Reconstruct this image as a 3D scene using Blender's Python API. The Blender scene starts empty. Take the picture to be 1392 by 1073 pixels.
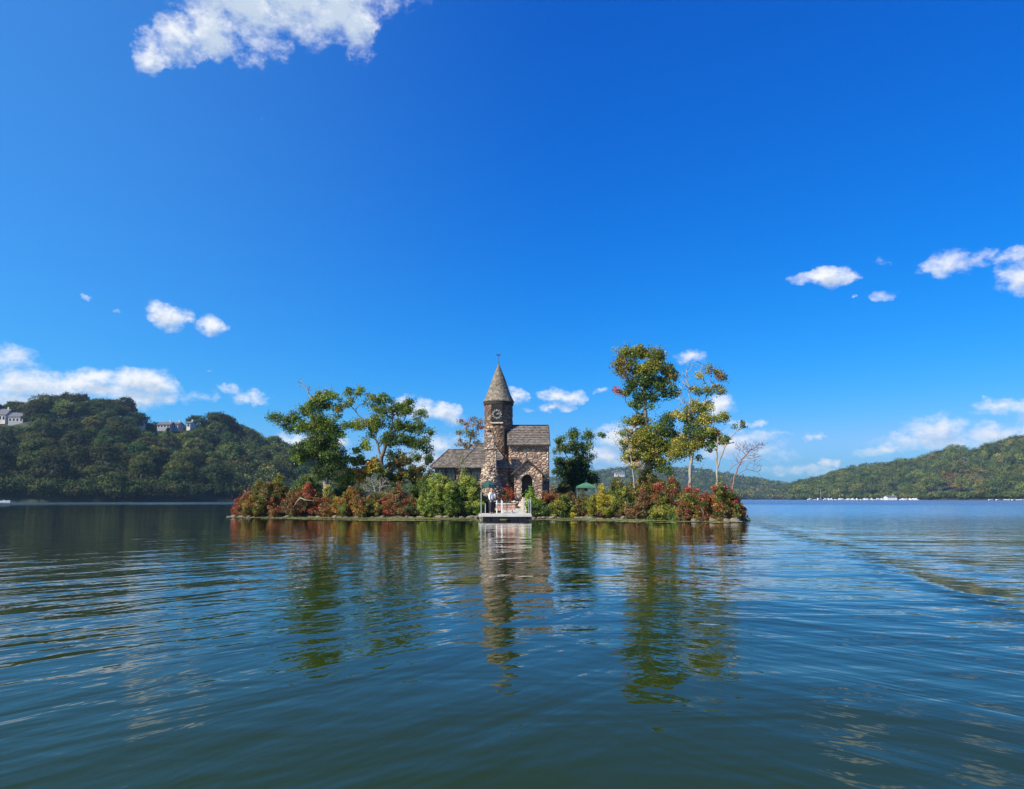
import bpy, bmesh, math, random
import numpy as np
from mathutils import Vector, Matrix
R = math.radians
random.seed(7)
rng = np.random.default_rng(7)
scene = bpy.context.scene
COL = scene.collection

# ------------------------------------------------------------------ camera
F = 1020.0; PITCH = math.atan(142.0/F); EYE = 1.35
cam = bpy.data.objects.new('camera', bpy.data.cameras.new('camera'))
COL.objects.link(cam)
cam.location = (0, 0, EYE)
cam.rotation_euler = (R(90)+PITCH, 0, 0)
cam.data.sensor_width = 36; cam.data.lens = 36*F/1392
cam.data.clip_start = 0.1; cam.data.clip_end = 30000
scene.camera = cam
SP, CP = math.sin(PITCH), math.cos(PITCH)
def ray(px, py):
    xc = (px-696)/F; yc = (536.5-py)/F
    return xc, CP-yc*SP, SP+yc*CP
def at(px, py, Y):
    x, y, z = ray(px, py)
    return Vector((x/y*Y, Y, EYE+z/y*Y))
def zat(py, Y): return at(696, py, Y).z
def xat(px, Y): return at(px, 660, Y).x

# ------------------------------------------------------------------ render, light, sky
scene.view_settings.view_transform = 'Standard'
scene.view_settings.look = 'None'
scene.view_settings.exposure = 0.7
scene.cycles.use_denoising = True
scene.cycles.max_bounces = 6
scene.cycles.diffuse_bounces = 2
scene.cycles.glossy_bounces = 3
scene.cycles.transmission_bounces = 2
scene.cycles.volume_bounces = 0
SUN_EL, SUN_AZ = 39.0, 234.0         # azimuth clockwise from +Y
saz, sel = R(SUN_AZ), R(SUN_EL)
sdir = Vector((math.sin(saz)*math.cos(sel), math.cos(saz)*math.cos(sel), math.sin(sel)))
sun = bpy.data.objects.new('sun', bpy.data.lights.new('sun', 'SUN'))
COL.objects.link(sun)
sun.data.energy = 5.0; sun.data.angle = R(0.5); sun.data.color = (1.0, 0.92, 0.78)
sun.rotation_euler = sdir.to_track_quat('Z', 'Y').to_euler()
sun.location = (-60, -40, 90)

class NT:
    """tiny helper to write node trees"""
    def __init__(s, tree): s.t = tree; s.n = tree.nodes; s.l = tree.links
    def node(s, typ, ins=None, **kw):
        nd = s.n.new(typ)
        for k, v in kw.items(): setattr(nd, k, v)
        if ins:
            for k, v in ins.items():
                sock = nd.inputs[k]
                if isinstance(v, bpy.types.NodeSocket): s.l.new(v, sock)
                else: sock.default_value = v
        return nd
    def math(s, op, a, b=None, c=None, clamp=False):
        ins = {0: a}
        if b is not None: ins[1] = b
        if c is not None: ins[2] = c
        return s.node('ShaderNodeMath', ins, operation=op, use_clamp=clamp).outputs[0]
    def vmath(s, op, a, b=None, c=None):
        ins = {0: a}
        if b is not None: ins[1] = b
        if c is not None: ins[2] = c
        nd = s.node('ShaderNodeVectorMath', ins, operation=op)
        return nd.outputs['Value'] if op in ('LENGTH', 'DOT_PRODUCT', 'DISTANCE') else nd.outputs[0]
    def mix(s, fac, a, b, blend='MIX'):
        nd = s.n.new('ShaderNodeMix'); nd.data_type = 'RGBA'; nd.blend_type = blend
        for i, v in ((0, fac), (6, a), (7, b)):
            if isinstance(v, bpy.types.NodeSocket): s.l.new(v, nd.inputs[i])
            else: nd.inputs[i].default_value = (*v, 1) if isinstance(v, tuple) and len(v) == 3 else v
        return nd.outputs[2]
    def ramp(s, fac, stops, interp='LINEAR'):
        nd = s.n.new('ShaderNodeValToRGB'); nd.color_ramp.interpolation = interp
        e = nd.color_ramp.elements
        while len(e) < len(stops): e.new(0.5)
        for el, (p, c) in zip(e, stops):
            el.position = p; el.color = (*c, 1) if len(c) == 3 else c
        s.l.new(fac, nd.inputs[0]); return nd.outputs[0]
    def noise(s, vec, scale, detail=2.0, rough=0.5, dist=0.0):
        return s.node('ShaderNodeTexNoise', {'Vector': vec, 'Scale': scale, 'Detail': detail, 'Roughness': rough, 'Distortion': dist})
    def maprange(s, v, a, b, c=0.0, d=1.0, smooth=True):
        return s.node('ShaderNodeMapRange', {0: v, 1: a, 2: b, 3: c, 4: d}, interpolation_type='SMOOTHSTEP' if smooth else 'LINEAR').outputs[0]

world = bpy.data.worlds.new('World'); scene.world = world
world.use_nodes = True
world.node_tree.nodes.clear()
W = NT(world.node_tree)
sky = W.node('ShaderNodeTexSky', sky_type='NISHITA', sun_disc=False, sun_elevation=sel, sun_rotation=saz,
             altitude=200.0, air_density=1.0, dust_density=1.0, ozone_density=3.0)
tc = W.node('ShaderNodeTexCoord').outputs['Generated']
hs = W.node('ShaderNodeHueSaturation', {'Saturation': 1.32, 'Value': 1.0, 'Color': sky.outputs[0]}).outputs[0]
skyc = W.mix(1.0, hs, (0.80, 1.02, 1.18), 'MULTIPLY')
sks = W.node('ShaderNodeSeparateColor', {0: skyc})     # deep polarised-looking blue: per-channel response of the clear sky
def chan(v, a_, r_, p_): return W.math('MULTIPLY', W.math('POWER', W.math('MULTIPLY', v, 0.11/r_), p_), a_/0.11/1.62)
gch = chan(sks.outputs[1], .137, .144, .98)
skyc = W.node('ShaderNodeCombineColor', {0: W.math('MINIMUM', chan(sks.outputs[0], .0016, .0395, 2.35), W.math('MULTIPLY', gch, 0.42)), 1: gch, 2: chan(sks.outputs[2], .63, .387, .68)}).outputs[0]
sep = W.node('ShaderNodeSeparateXYZ', {0: tc})
az = W.math('ARCTAN2', sep.outputs[0], sep.outputs[1])
glow = W.maprange(az, 0.12, -0.75, 0.0, 1.0)      # the sky pales towards the sun's side
skyc = W.mix(glow, skyc, (.25, .66, .5), 'ADD')
el = W.math('ARCSINE', sep.outputs[2])
azel = W.node('ShaderNodeCombineXYZ', {0: az, 1: el, 2: 0.0}).outputs[0]
# clouds of this sky: (px, py, half width, half height, weight)
CL = [(205,70,26,26,.9),(245,55,45,28,1),(290,40,40,30,1),(345,20,50,50,1.1),(310,-30,80,45,1.1),(400,-15,90,50,1.1),(455,-5,60,42,1.05),(487,25,26,38,1),(430,-60,140,50,1.2),
      (232,432,27,18,1.0),(285,443,22,14,1.0),(212,422,14,14,.7),
      (40,522,80,22,1.1),(100,520,60,18,1.0),(150,535,140,15,1.0),(190,522,48,19,1.15),(235,540,34,12,.85),(30,545,120,16,1),(150,548,70,12,.7),
      (310,527,20,7,.7),(338,541,22,10,.8),(560,556,38,14,1.0),(600,563,34,12,1.0),(550,545,14,10,.9),
      (600,604,34,16,1.0),(585,625,50,18,.8),(400,600,34,10,.95),(440,606,40,10,.8),(215,528,40,14,1.0),(120,512,40,12,1.0),
      (765,537,32,9,1.0),(752,552,24,7,.85),(700,540,18,11,.9),(715,560,16,5,.55),(690,600,40,16,.8),
      (935,485,30,8,.8),(980,553,24,13,1.0),(840,596,36,18,1.0),(825,622,44,20,.95),(870,610,30,22,.9),(820,532,12,6,.5),
      (1120,377,48,12,.85),(1200,354,26,9,.5),(1203,402,26,11,.55),(1296,356,40,20,.85),(1330,350,30,13,.8),(1384,380,30,22,.9),(1376,348,22,12,.6),
      (1360,553,36,12,.85),(1280,582,44,16,1.1),(1355,590,50,15,1.05),(1290,600,110,13,.75),(1097,592,20,8,.85),(1060,590,16,6,.5),(1210,613,60,9,.6),
      (1122,628,16,9,.65),(1140,628,16,9,.5),(1015,574,30,6,.6),(1000,603,60,18,.85),(1050,612,50,16,.6),(1085,640,60,10,.5),(1160,640,60,8,.4),
      (115,408,12,5,.45),(165,422,8,5,.3),(440,90,6,3,.3),(355,160,14,8,.3),(285,502,8,5,.35),(1165,405,9,6,.35),
      (-120,480,130,26,1.1),(-160,560,140,20,1.1),(1500,330,80,30,1),(1540,560,120,20,1),(200,-260,120,60,1),(700,-420,160,60,.8)]
# cloud field as a node group of (azimuth, elevation), used twice to shade the undersides
g = bpy.data.node_groups.new('cloud_field', 'ShaderNodeTree')
g.interface.new_socket('Vector', in_out='INPUT', socket_type='NodeSocketVector')
g.interface.new_socket('Value', in_out='OUTPUT', socket_type='NodeSocketFloat')
G = NT(g)
gi = G.node('NodeGroupInput').outputs[0]; go = G.node('NodeGroupOutput')
gsc = G.vmath('MULTIPLY', gi, (1.0, 1.5, 1.0))
nz = G.noise(gsc, 13.0, 9.0, 0.62, 0.25).outputs['Fac']
nz2 = G.noise(gsc, 55.0, 6.0, 0.62).outputs['Fac']
warp = G.noise(gi, 30.0, 4.0, 0.65).outputs['Color']
wv = G.vmath('MULTIPLY_ADD', G.vmath('SUBTRACT', warp, (0.5, 0.5, 0.5)), (0.05, 0.03, 0.0), gi)
field = None
for (px, py, rx, ry, w) in CL:
    x, y, z = ray(px, py)
    a0, e0 = math.atan2(x, y), math.atan2(z, math.hypot(x, y))
    k = 1.0/F*(0.85 if abs(px-696) > 400 else 1.0)
    r = (1/(rx*k*1.55), 1/(ry*k*1.75))
    d = G.vmath('MULTIPLY_ADD', wv, (r[0], r[1], 0), (-a0*r[0], -e0*r[1], 0))
    q = G.math('MULTIPLY_ADD', G.vmath('LENGTH', d), -w, w)
    field = q if field is None else G.math('MAXIMUM', field, q)
tot = G.math('ADD', G.math('MULTIPLY_ADD', nz, 2.3, -1.40), G.math('MULTIPLY_ADD', nz2, 1.1, -0.55))
gate = G.math('MULTIPLY', field, 3.0, clamp=True)
out = G.math('SUBTRACT', G.math('MULTIPLY', G.math('ADD', G.math('MULTIPLY_ADD', field, 1.25, 0.5), tot), gate), 0.5)
g.links.new(out, go.inputs[0])
def cf(v):
    nd = world.node_tree.nodes.new('ShaderNodeGroup'); nd.node_tree = g
    world.node_tree.links.new(v, nd.inputs[0]); return nd.outputs[0]
f0 = cf(azel)
f1 = cf(W.vmath('ADD', azel, (-0.006, 0.013, 0)))
alpha = W.maprange(f0, -0.08, 1.0)
alpha = W.math('MULTIPLY', alpha, W.maprange(el, 0.0, 0.06, 0.72, 0.98))
shade = W.maprange(f1, 0.10, 0.95, 0.0, 1.0)
cc = W.mix(shade, (5.7, 5.8, 5.9), (3.3, 3.9, 4.7))
skyall = W.mix(alpha, skyc, cc)
bg = W.node('ShaderNodeBackground', {'Color': skyall, 'Strength': 0.11})
wo = W.node('ShaderNodeOutputWorld', {0: bg.outputs[0]})

# ------------------------------------------------------------------ object helpers
def tag(o, label=None, cat=None, group=None, kind=None):
    if label: o['label'] = label
    if cat: o['category'] = cat
    if group: o['group'] = group
    if kind: o['kind'] = kind
    return o
def empty(name, loc=(0, 0, 0), label=None, cat=None, group=None, rz=0.0):
    o = bpy.data.objects.new(name, None); COL.objects.link(o)
    o.location = loc; o.rotation_euler = (0, 0, rz); o.empty_display_size = 0.3
    return tag(o, label, cat, group)
def link(name, me, parent=None, loc=None):
    o = bpy.data.objects.new(name, me); COL.objects.link(o)
    if parent is not None: o.parent = parent
    if loc is not None: o.location = loc
    return o
def np_mesh(name, verts, faces, mats, cols=None, smooth=False, mat_idx=None):
    """verts (N,3); faces (M,k) array"""
    me = bpy.data.meshes.new(name)
    verts = np.asarray(verts, dtype=np.float32)
    if isinstance(faces, np.ndarray):
        M, k = faces.shape
        me.vertices.add(len(verts)); me.vertices.foreach_set('co', verts.ravel())
        me.loops.add(M*k); me.loops.foreach_set('vertex_index', faces.astype(np.int32).ravel())
        me.polygons.add(M); me.polygons.foreach_set('loop_start', np.arange(0, M*k, k, dtype=np.int32))
        me.update(calc_edges=True)
    else:
        me.from_pydata(verts.tolist(), [], faces); me.update()
    for m in (mats if isinstance(mats, (list, tuple)) else [mats]): me.materials.append(m)
    if cols is not None:
        at_ = me.color_attributes.new('tint', 'FLOAT_COLOR', 'POINT')
        c4 = np.ones((len(verts), 4), dtype=np.float32); c4[:, :3] = cols
        at_.data.foreach_set('color', c4.ravel())
    if mat_idx is not None: me.polygons.foreach_set('material_index', np.asarray(mat_idx, dtype=np.int32))
    if smooth: me.polygons.foreach_set('use_smooth', np.ones(len(me.polygons), dtype=bool))
    me.update()
    return me
class MB:
    """collects boxes, tubes, prisms into one mesh (world or local coordinates)"""
    def __init__(s): s.v = []; s.f = []
    def add(s, vs, fs):
        b = len(s.v); s.v += [tuple(v) for v in vs]; s.f += [[i+b for i in f] for f in fs]
    def box(s, c, d, rz=0.0, rx=0.0, jit=0.0):
        m = Matrix.Translation(c) @ Matrix.Rotation(rz, 4, 'Z') @ Matrix.Rotation(rx, 4, 'X')
        vs = [m @ Vector((sx*d[0]/2+random.uniform(-jit, jit), sy*d[1]/2+random.uniform(-jit, jit), sz*d[2]/2+random.uniform(-jit, jit)))
              for sx in (-1, 1) for sy in (-1, 1) for sz in (-1, 1)]
        s.add(vs, [(0,1,3,2),(4,6,7,5),(0,4,5,1),(2,3,7,6),(0,2,6,4),(1,5,7,3)])
    def tube(s, pts, rad, n=8, caps=True):
        pts = [Vector(p) for p in pts]
        rad = rad if isinstance(rad, (list, tuple)) else [rad]*len(pts)
        vs = []; fs = []
        for i, p in enumerate(pts):
            d = (pts[min(i+1, len(pts)-1)]-pts[max(i-1, 0)]).normalized()
            a = d.orthogonal().normalized() if abs(d.z) < .99 else Vector((1, 0, 0))
            b = d.cross(a).normalized(); a = b.cross(d)
            for k in range(n):
                t = 2*math.pi*k/n
                vs.append(p+(a*math.cos(t)+b*math.sin(t))*rad[i])
        for i in range(len(pts)-1):
            for k in range(n):
                k2 = (k+1) % n
                fs.append((i*n+k, i*n+k2, (i+1)*n+k2, (i+1)*n+k))
        if caps:
            fs.append(tuple(range(n))[::-1]); fs.append(tuple(range((len(pts)-1)*n, len(pts)*n)))
        s.add(vs, fs)
    def lathe(s, c, prof, n=32, cap=True, jit=0.0):
        vs = []; fs = []
        for (r, z) in prof:
            for k in range(n):
                t = 2*math.pi*k/n; rr = r+random.uniform(-jit, jit)
                vs.append((c[0]+rr*math.cos(t), c[1]+rr*math.sin(t), c[2]+z))
        for i in range(len(prof)-1):
            for k in range(n):
                k2 = (k+1) % n
                fs.append((i*n+k, i*n+k2, (i+1)*n+k2, (i+1)*n+k))
        if cap:
            fs.append(tuple(range(n))[::-1]); fs.append(tuple(range((len(prof)-1)*n, len(prof)*n)))
        s.add(vs, fs)
    def prism(s, poly, ext):
        """poly: list of 3-D points in a plane, ext: extrusion vector"""
        n = len(poly); e = Vector(ext)
        vs = [Vector(p) for p in poly]+[Vector(p)+e for p in poly]
        fs = [tuple(range(n)), tuple(range(2*n-1, n-1, -1))]+[(i, i+n, (i+1) % n+n, (i+1) % n) for i in range(n)]
        s.add(vs, fs)
    def slab(s, quad, th):
        q = [Vector(p) for p in quad]; nrm = (q[1]-q[0]).cross(q[-1]-q[0]).normalized()*th
        s.prism(q, -nrm)
    def blob(s, c, r, seed=0, sub=2, rough=0.18, flat=1.0):
        bm = bmesh.new(); bmesh.ops.create_icosphere(bm, subdivisions=sub, radius=1.0)
        rd = random.Random(seed); dirs = [(Vector((rd.gauss(0,1), rd.gauss(0,1), rd.gauss(0,1))).normalized(), rd.uniform(-rough, rough)) for _ in range(9)]
        vs = []
        for v in bm.verts:
            d = 1+sum(a*max(0, v.co.dot(q))**2 for q, a in dirs)
            vs.append((c[0]+v.co.x*r[0]*d, c[1]+v.co.y*r[1]*d, c[2]+v.co.z*r[2]*d*flat))
        s.add(vs, [[v.index for v in f.verts] for f in bm.faces]); bm.free()
    def build(s, name, mat, parent=None, smooth=False, bevel=0.0, loc=None):
        me = bpy.data.meshes.new(name); me.from_pydata(s.v, [], s.f); me.update()
        bm = bmesh.new(); bm.from_mesh(me); bmesh.ops.recalc_face_normals(bm, faces=bm.faces)
        bm.to_mesh(me); bm.free()
        me.materials.append(mat)
        if smooth:
            for p in me.polygons: p.use_smooth = True
        o = link(name, me, parent, loc)
        if bevel > 0:
            b = o.modifiers.new('bevel', 'BEVEL'); b.width = bevel; b.segments = 2; b.limit_method = 'ANGLE'
        return o

# ------------------------------------------------------------------ materials
def new_mat(name):
    m = bpy.data.materials.new(name); m.use_nodes = True; m.node_tree.nodes.clear()
    T = NT(m.node_tree)
    p = T.node('ShaderNodeBsdfPrincipled'); o = T.node('ShaderNodeOutputMaterial', {0: p.outputs[0]})
    return m, T, p, o
def setin(T, nd, name, v):
    if isinstance(v, bpy.types.NodeSocket): T.l.new(v, nd.inputs[name])
    else: nd.inputs[name].default_value = (*v, 1) if isinstance(v, tuple) and len(v) == 3 else v
def mat_plain(name, col, rough=0.6, var=0.25, scale=6.0, metal=0.0, bump=0.0):
    m, T, p, o = new_mat(name)
    pos = T.node('ShaderNodeTexCoord').outputs['Object']
    n = T.noise(pos, scale, 5.0, 0.6).outputs['Fac']
    k = T.maprange(n, 0.3, 0.7, 1-var, 1+var)
    c = T.vmath('SCALE', col); T.l.new(k, c.node.inputs['Scale'])
    setin(T, p, 'Base Color', c); setin(T, p, 'Roughness', rough); setin(T, p, 'Metallic', metal)
    if bump:
        b = T.node('ShaderNodeBump', {'Height': n, 'Distance': bump, 'Strength': 1.0}); T.l.new(b.outputs[0], p.inputs['Normal'])
    return m
def mat_leaf(name, trans=0.35, objvar=0.0, rough=0.45, spec=0.4):
    m, T, p, o = new_mat(name)
    c = T.node('ShaderNodeAttribute', attribute_name='tint').outputs['Color']
    if objvar:
        oi = T.node('ShaderNodeObjectInfo')
        rnd = oi.outputs['Random']
        h = T.node('ShaderNodeHueSaturation', {'Hue': T.maprange(rnd, 0, 1, 0.5-objvar*0.08, 0.5+objvar*0.055, False),
            'Saturation': 1.0, 'Value': T.maprange(T.math('FRACT', T.math('MULTIPLY', rnd, 7.31)), 0, 1, 1-objvar*.45, 1+objvar*.55, False), 'Color': c})
        c = h.outputs[0]
    setin(T, p, 'Base Color', c); setin(T, p, 'Roughness', rough)
    setin(T, p, 'Specular IOR Level', spec)
    tr = T.node('ShaderNodeBsdfTranslucent', {'Color': T.mix(1.0, c, (1.35, 1.35, 0.7), 'MULTIPLY')})
    mx = T.node('ShaderNodeMixShader', {0: trans, 1: p.outputs[0], 2: tr.outputs[0]})
    T.l.new(mx.outputs[0], o.inputs[0])
    return m
def mat_bark(name, col, col2):
    m, T, p, o = new_mat(name)
    pos = T.node('ShaderNodeTexCoord').outputs['Object']
    v = T.vmath('MULTIPLY', pos, (9.0, 9.0, 2.0))
    n = T.noise(v, 1.0, 6.0, 0.65).outputs['Fac']
    setin(T, p, 'Base Color', T.ramp(n, [(0.3, col2), (0.62, col)])); setin(T, p, 'Roughness', 0.9)
    b = T.node('ShaderNodeBump', {'Height': n, 'Distance': 0.04, 'Strength': 0.9}); T.l.new(b.outputs[0], p.inputs['Normal'])
    return m
def mat_stone(name, stops, cell=(2.9, 2.9, 4.3), mortar=(0.17, 0.13, 0.10), mw=0.05, rot=0.0, depth=0.06):
    m, T, p, o = new_mat(name)
    pos = T.node('ShaderNodeTexCoord').outputs['Object']
    warp = T.noise(pos, 2.2, 2.0).outputs['Color']
    v = T.vmath('MULTIPLY_ADD', T.vmath('SUBTRACT', warp, (0.5, 0.5, 0.5)), (0.25, 0.25, 0.18), pos)
    v = T.vmath('MULTIPLY', v, cell)
    vo = T.node('ShaderNodeTexVoronoi', {'Vector': v, 'Scale': 1.0, 'Randomness': 0.85}, feature='F1')
    ed = T.node('ShaderNodeTexVoronoi', {'Vector': v, 'Scale': 1.0, 'Randomness': 0.85}, feature='DISTANCE_TO_EDGE').outputs['Distance']
    rnd = T.node('ShaderNodeSeparateColor', {0: vo.outputs['Color']}).outputs[0]
    base = T.ramp(rnd, stops, 'CONSTANT')
    fine = T.noise(pos, 22.0, 5.0, 0.7).outputs['Fac']
    base = T.mix(1.0, base, T.ramp(fine, [(0.25, (0.62, 0.6, 0.58)), (0.75, (1.3, 1.28, 1.25))]), 'MULTIPLY')
    big = T.noise(pos, 0.9, 3.0, 0.6).outputs['Fac']
    base = T.mix(1.0, base, T.ramp(big, [(0.3, (0.72, 0.7, 0.68)), (0.7, (1.15, 1.12, 1.1))]), 'MULTIPLY')
    e = T.maprange(ed, 0.0, mw*2.2)
    setin(T, p, 'Base Color', T.mix(e, mortar, base)); setin(T, p, 'Roughness', 0.92)
    hgt = T.math('ADD', T.maprange(ed, 0.0, 0.25), T.math('MULTIPLY', fine, 0.25))
    hgt = T.math('ADD', hgt, T.math('MULTIPLY', rnd, 0.5))
    b = T.node('ShaderNodeBump', {'Height': hgt, 'Distance': depth, 'Strength': 1.0}); T.l.new(b.outputs[0], p.inputs['Normal'])
    return m
def mat_shingle(name, c1, c2, c3):
    m, T, p, o = new_mat(name)
    pos = T.node('ShaderNodeTexCoord').outputs['Object']
    v = T.vmath('MULTIPLY', pos, (5.5, 5.5, 7.5))
    vo = T.node('ShaderNodeTexVoronoi', {'Vector': v, 'Scale': 1.0, 'Randomness': 0.75}, feature='F1')
    rnd = T.node('ShaderNodeSeparateColor', {0: vo.outputs['Color']}).outputs[0]
    base = T.ramp(rnd, [(0.0, c1), (0.45, c2), (0.8, c3)])
    big = T.noise(pos, 1.1, 5.0, 0.65).outputs['Fac']
    base = T.mix(1.0, base, T.ramp(big, [(0.3, (0.7, 0.68, 0.66)), (0.7, (1.2, 1.18, 1.15))]), 'MULTIPLY')
    zz = T.math('FRACT', T.math('MULTIPLY', T.node('ShaderNodeSeparateXYZ', {0: pos}).outputs[2], 6.5))
    hgt = T.math('ADD', zz, T.math('MULTIPLY', rnd, 0.8))
    setin(T, p, 'Base Color', base); setin(T, p, 'Roughness', 0.85)
    b = T.node('ShaderNodeBump', {'Height': hgt, 'Distance': 0.035, 'Strength': 1.0}); T.l.new(b.outputs[0], p.inputs['Normal'])
    return m
LEAF = mat_leaf('leaf'); LEAF_FAR = mat_leaf('leaf_far', 0.2, 0.8, .7, .1); LEAF_STUFF = mat_leaf('leaf_forest', 0.15, 0.0, .7, .1)
BARK = mat_bark('bark', (0.19, 0.165, 0.135), (0.07, 0.058, 0.046))
BARK_PALE = mat_bark('bark_pale', (0.31, 0.28, 0.23), (0.17, 0.15, 0.12))
TWIG = mat_bark('twig', (0.16, 0.12, 0.10), (0.08, 0.06, 0.05))
TWIG_RED = mat_bark('twig_red', (0.24, 0.13, 0.12), (0.13, 0.07, 0.065))
STONE = mat_stone('wall_stone', [(0, (.45,.29,.21)), (.16, (.58,.41,.31)), (.34, (.30,.185,.14)), (.48, (.50,.33,.26)), (.62, (.43,.33,.25)), (.78, (.60,.46,.34)), (.92, (.22,.145,.11))])
STONE_T = mat_stone('tower_stone', [(0, (.19,.11,.07)), (.2, (.31,.185,.11)), (.36, (.11,.07,.05)), (.5, (.25,.16,.105)), (.66, (.38,.27,.18)), (.8, (.14,.095,.07)), (.9, (.31,.15,.09))],
                    cell=(3.3, 3.3, 4.4), mortar=(.10,.08,.065), depth=0.09)
STONE_D = mat_stone('nave_stone', [(0, (.20,.13,.10)), (.3, (.30,.20,.15)), (.6, (.14,.10,.08)), (.8, (.34,.25,.19))], mortar=(.12,.10,.085))
STONE_C = mat_stone('chimney_stone', [(0, (.40,.30,.23)), (.3, (.46,.37,.29)), (.55, (.28,.20,.155)), (.8, (.52,.43,.34))], cell=(3.2, 3.2, 3.8))
SHINGLE = mat_shingle('roof_shingle', (.085,.07,.06), (.145,.12,.105), (.21,.18,.155))
SHAKE = mat_shingle('spire_shingle', (.11,.092,.07), (.18,.155,.12), (.27,.225,.175))
WOOD_D = mat_plain('dark_wood', (.024,.018,.016), 0.8)
DARK = mat_plain('near_black', (.012,.011,.012), 0.9)
DIALM = mat_plain('dial_paint', (.33,.32,.30), .6)
WHITE = mat_plain('white_paint', (.78,.77,.74), 0.5, 0.08)
DECKM = mat_plain('deck_board', (.47,.44,.40), 0.7, 0.12, 3.0)
FLOATM = mat_plain('float_plastic', (.06,.032,.03), 0.6)
METAL = mat_plain('grey_metal', (.42,.42,.42), 0.4, 0.1, 6.0, 0.6)
IRON = mat_plain('black_iron', (.03,.03,.035), 0.5)
ROCKM = mat_plain('shore_rock', (.155,.122,.10), 0.9, 0.45, 5.0, 0.0, 0.04)
SOIL = mat_plain('island_soil', (.075,.062,.035), 0.95, 0.5, 1.4, 0.0, 0.08)
HILLM = mat_plain('hill_ground', (.028,.036,.014), 0.95, 0.4, 0.15)
BRICK = mat_plain('pink_block', (.50,.27,.20), 0.9, 0.22, 4.0, 0.0, 0.02)
LEDGE = mat_plain('pale_ledge', (.50,.42,.32), 0.9, 0.25, 4.0, 0.0, 0.03)
GREENC = mat_plain('green_canvas', (.008,.055,.05), 0.8, 0.2, 3.0)
GREENT = mat_plain('tent_canvas', (.05,.16,.09), 0.8, 0.15, 3.0)
BOATW = mat_plain('boat_white', (.60,.60,.59), 0.35, 0.05)
BOATB = mat_plain('boat_blue', (.05,.09,.20), 0.5, 0.1)
BOATR = mat_plain('boat_red', (.35,.07,.05), 0.5, 0.1)
SIDING = mat_plain('grey_siding', (.26,.27,.29), 0.7, 0.08)
SIDING2 = mat_plain('white_siding', (.55,.54,.52), 0.7, 0.08)
ROOFG = mat_plain('grey_roof', (.10,.10,.11), 0.8, 0.15)
WINM = mat_plain('window_glass', (.03,.035,.045), 0.1, 0.1)
SKIN = mat_plain('skin', (.50,.30,.22), 0.55, 0.06)
SHIRT = mat_plain('white_shirt', (.80,.79,.77), 0.85, 0.06)
TROUS = mat_plain('dark_trousers', (.018,.018,.022), 0.85, 0.2)
HAIR = mat_plain('blond_hair', (.34,.20,.10), 0.7, 0.3, 30.0)
SHOE = mat_plain('shoe_leather', (.04,.03,.03), 0.6)
PADM, T_, p_, o_ = new_mat('lily_pad')
setin(T_, p_, 'Base Color', T_.node('ShaderNodeAttribute', attribute_name='tint').outputs['Color']); setin(T_, p_, 'Roughness', 0.45)

# water: opaque green body, dielectric surface, layered ripples as bump
WATER, T, p, o = new_mat('lake_water')
pos = T.node('ShaderNodeNewGeometry').outputs['Position']
sx = T.node('ShaderNodeSeparateXYZ', {0: pos})
X, Y = sx.outputs[0], sx.outputs[1]
dist = T.vmath('LENGTH', pos)
def dirnoise(ang, across, along, detail=2.0, rough=0.5, off=0.0, dstn=0.3):
    """noise whose crests run along the compass direction ang (deg clockwise from +Y); across/along = wavelengths in m"""
    a = R(ang); d = (math.sin(a), math.cos(a), 0); n_ = (math.cos(a), -math.sin(a), 0)
    u = T.math('DIVIDE', T.vmath('DOT_PRODUCT', pos, n_), across)
    v = T.math('DIVIDE', T.vmath('DOT_PRODUCT', pos, d), along)
    vec = T.node('ShaderNodeCombineXYZ', {0: u, 1: v, 2: off}).outputs[0]
    return T.noise(vec, 1.0, detail, rough, dstn).outputs['Fac']
def wsum(*ts):
    s_ = None
    for a_, k_ in ts:
        t_ = T.math('MULTIPLY', a_, k_)
        s_ = t_ if s_ is None else T.math('ADD', s_, t_)
    return s_
side = T.maprange(T.math('MULTIPLY_ADD', Y, -0.10, X), -2.5, 2.5)       # 0 left family, 1 right family
lefts = T.math('SUBTRACT', 1.0, side)
famL = wsum((dirnoise(40, 0.85, 2.8, 3.0, 0.5, 3.1), 0.050), (dirnoise(28, 0.30, 1.1, 3.0, 0.55, 9.1), 0.0075))
famR = wsum((dirnoise(-38, 0.75, 3.6, 3.0, 0.45, 1.7), 0.034), (dirnoise(-45, 0.27, 1.2, 3.0, 0.55, 5.2), 0.0060))
cross = wsum((dirnoise(88, 1.1, 3.2, 3.0, 0.55, 7.7), 0.032), (dirnoise(80, 0.30, 0.8, 3.0, 0.55, 2.2), 0.0020), (dirnoise(93, 0.55, 1.6, 2.0, 0.5, 6.2), 0.006), (dirnoise(97, 3.8, 9.0, 1.0, 0.5, 4.2), 0.045))
h = T.math('ADD', T.math('MULTIPLY', famL, lefts), T.math('MULTIPLY', famR, side))
near = T.maprange(dist, 7.0, 34.0, 1.0, 0.3)
h = T.math('MULTIPLY', h, near)
patch = T.maprange(T.noise(T.vmath('MULTIPLY', pos, (0.035, 0.075, 0)), 1.0, 2.0, 0.5).outputs['Fac'], 0.35, 0.65, 0.55, 1.25)
calm = T.maprange(T.vmath('DISTANCE', T.vmath('MULTIPLY', pos, (1, 1.6, 0)), (-3.0, 84.0, 0)), 22.0, 50.0, 0.22, 1.0)
cr = T.math('MULTIPLY', T.math('MULTIPLY', T.math('MULTIPLY', cross, patch), calm), T.maprange(T.math('MULTIPLY_ADD', Y, -0.33, X), -6.0, 6.0, 0.85, 1.9))
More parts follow.
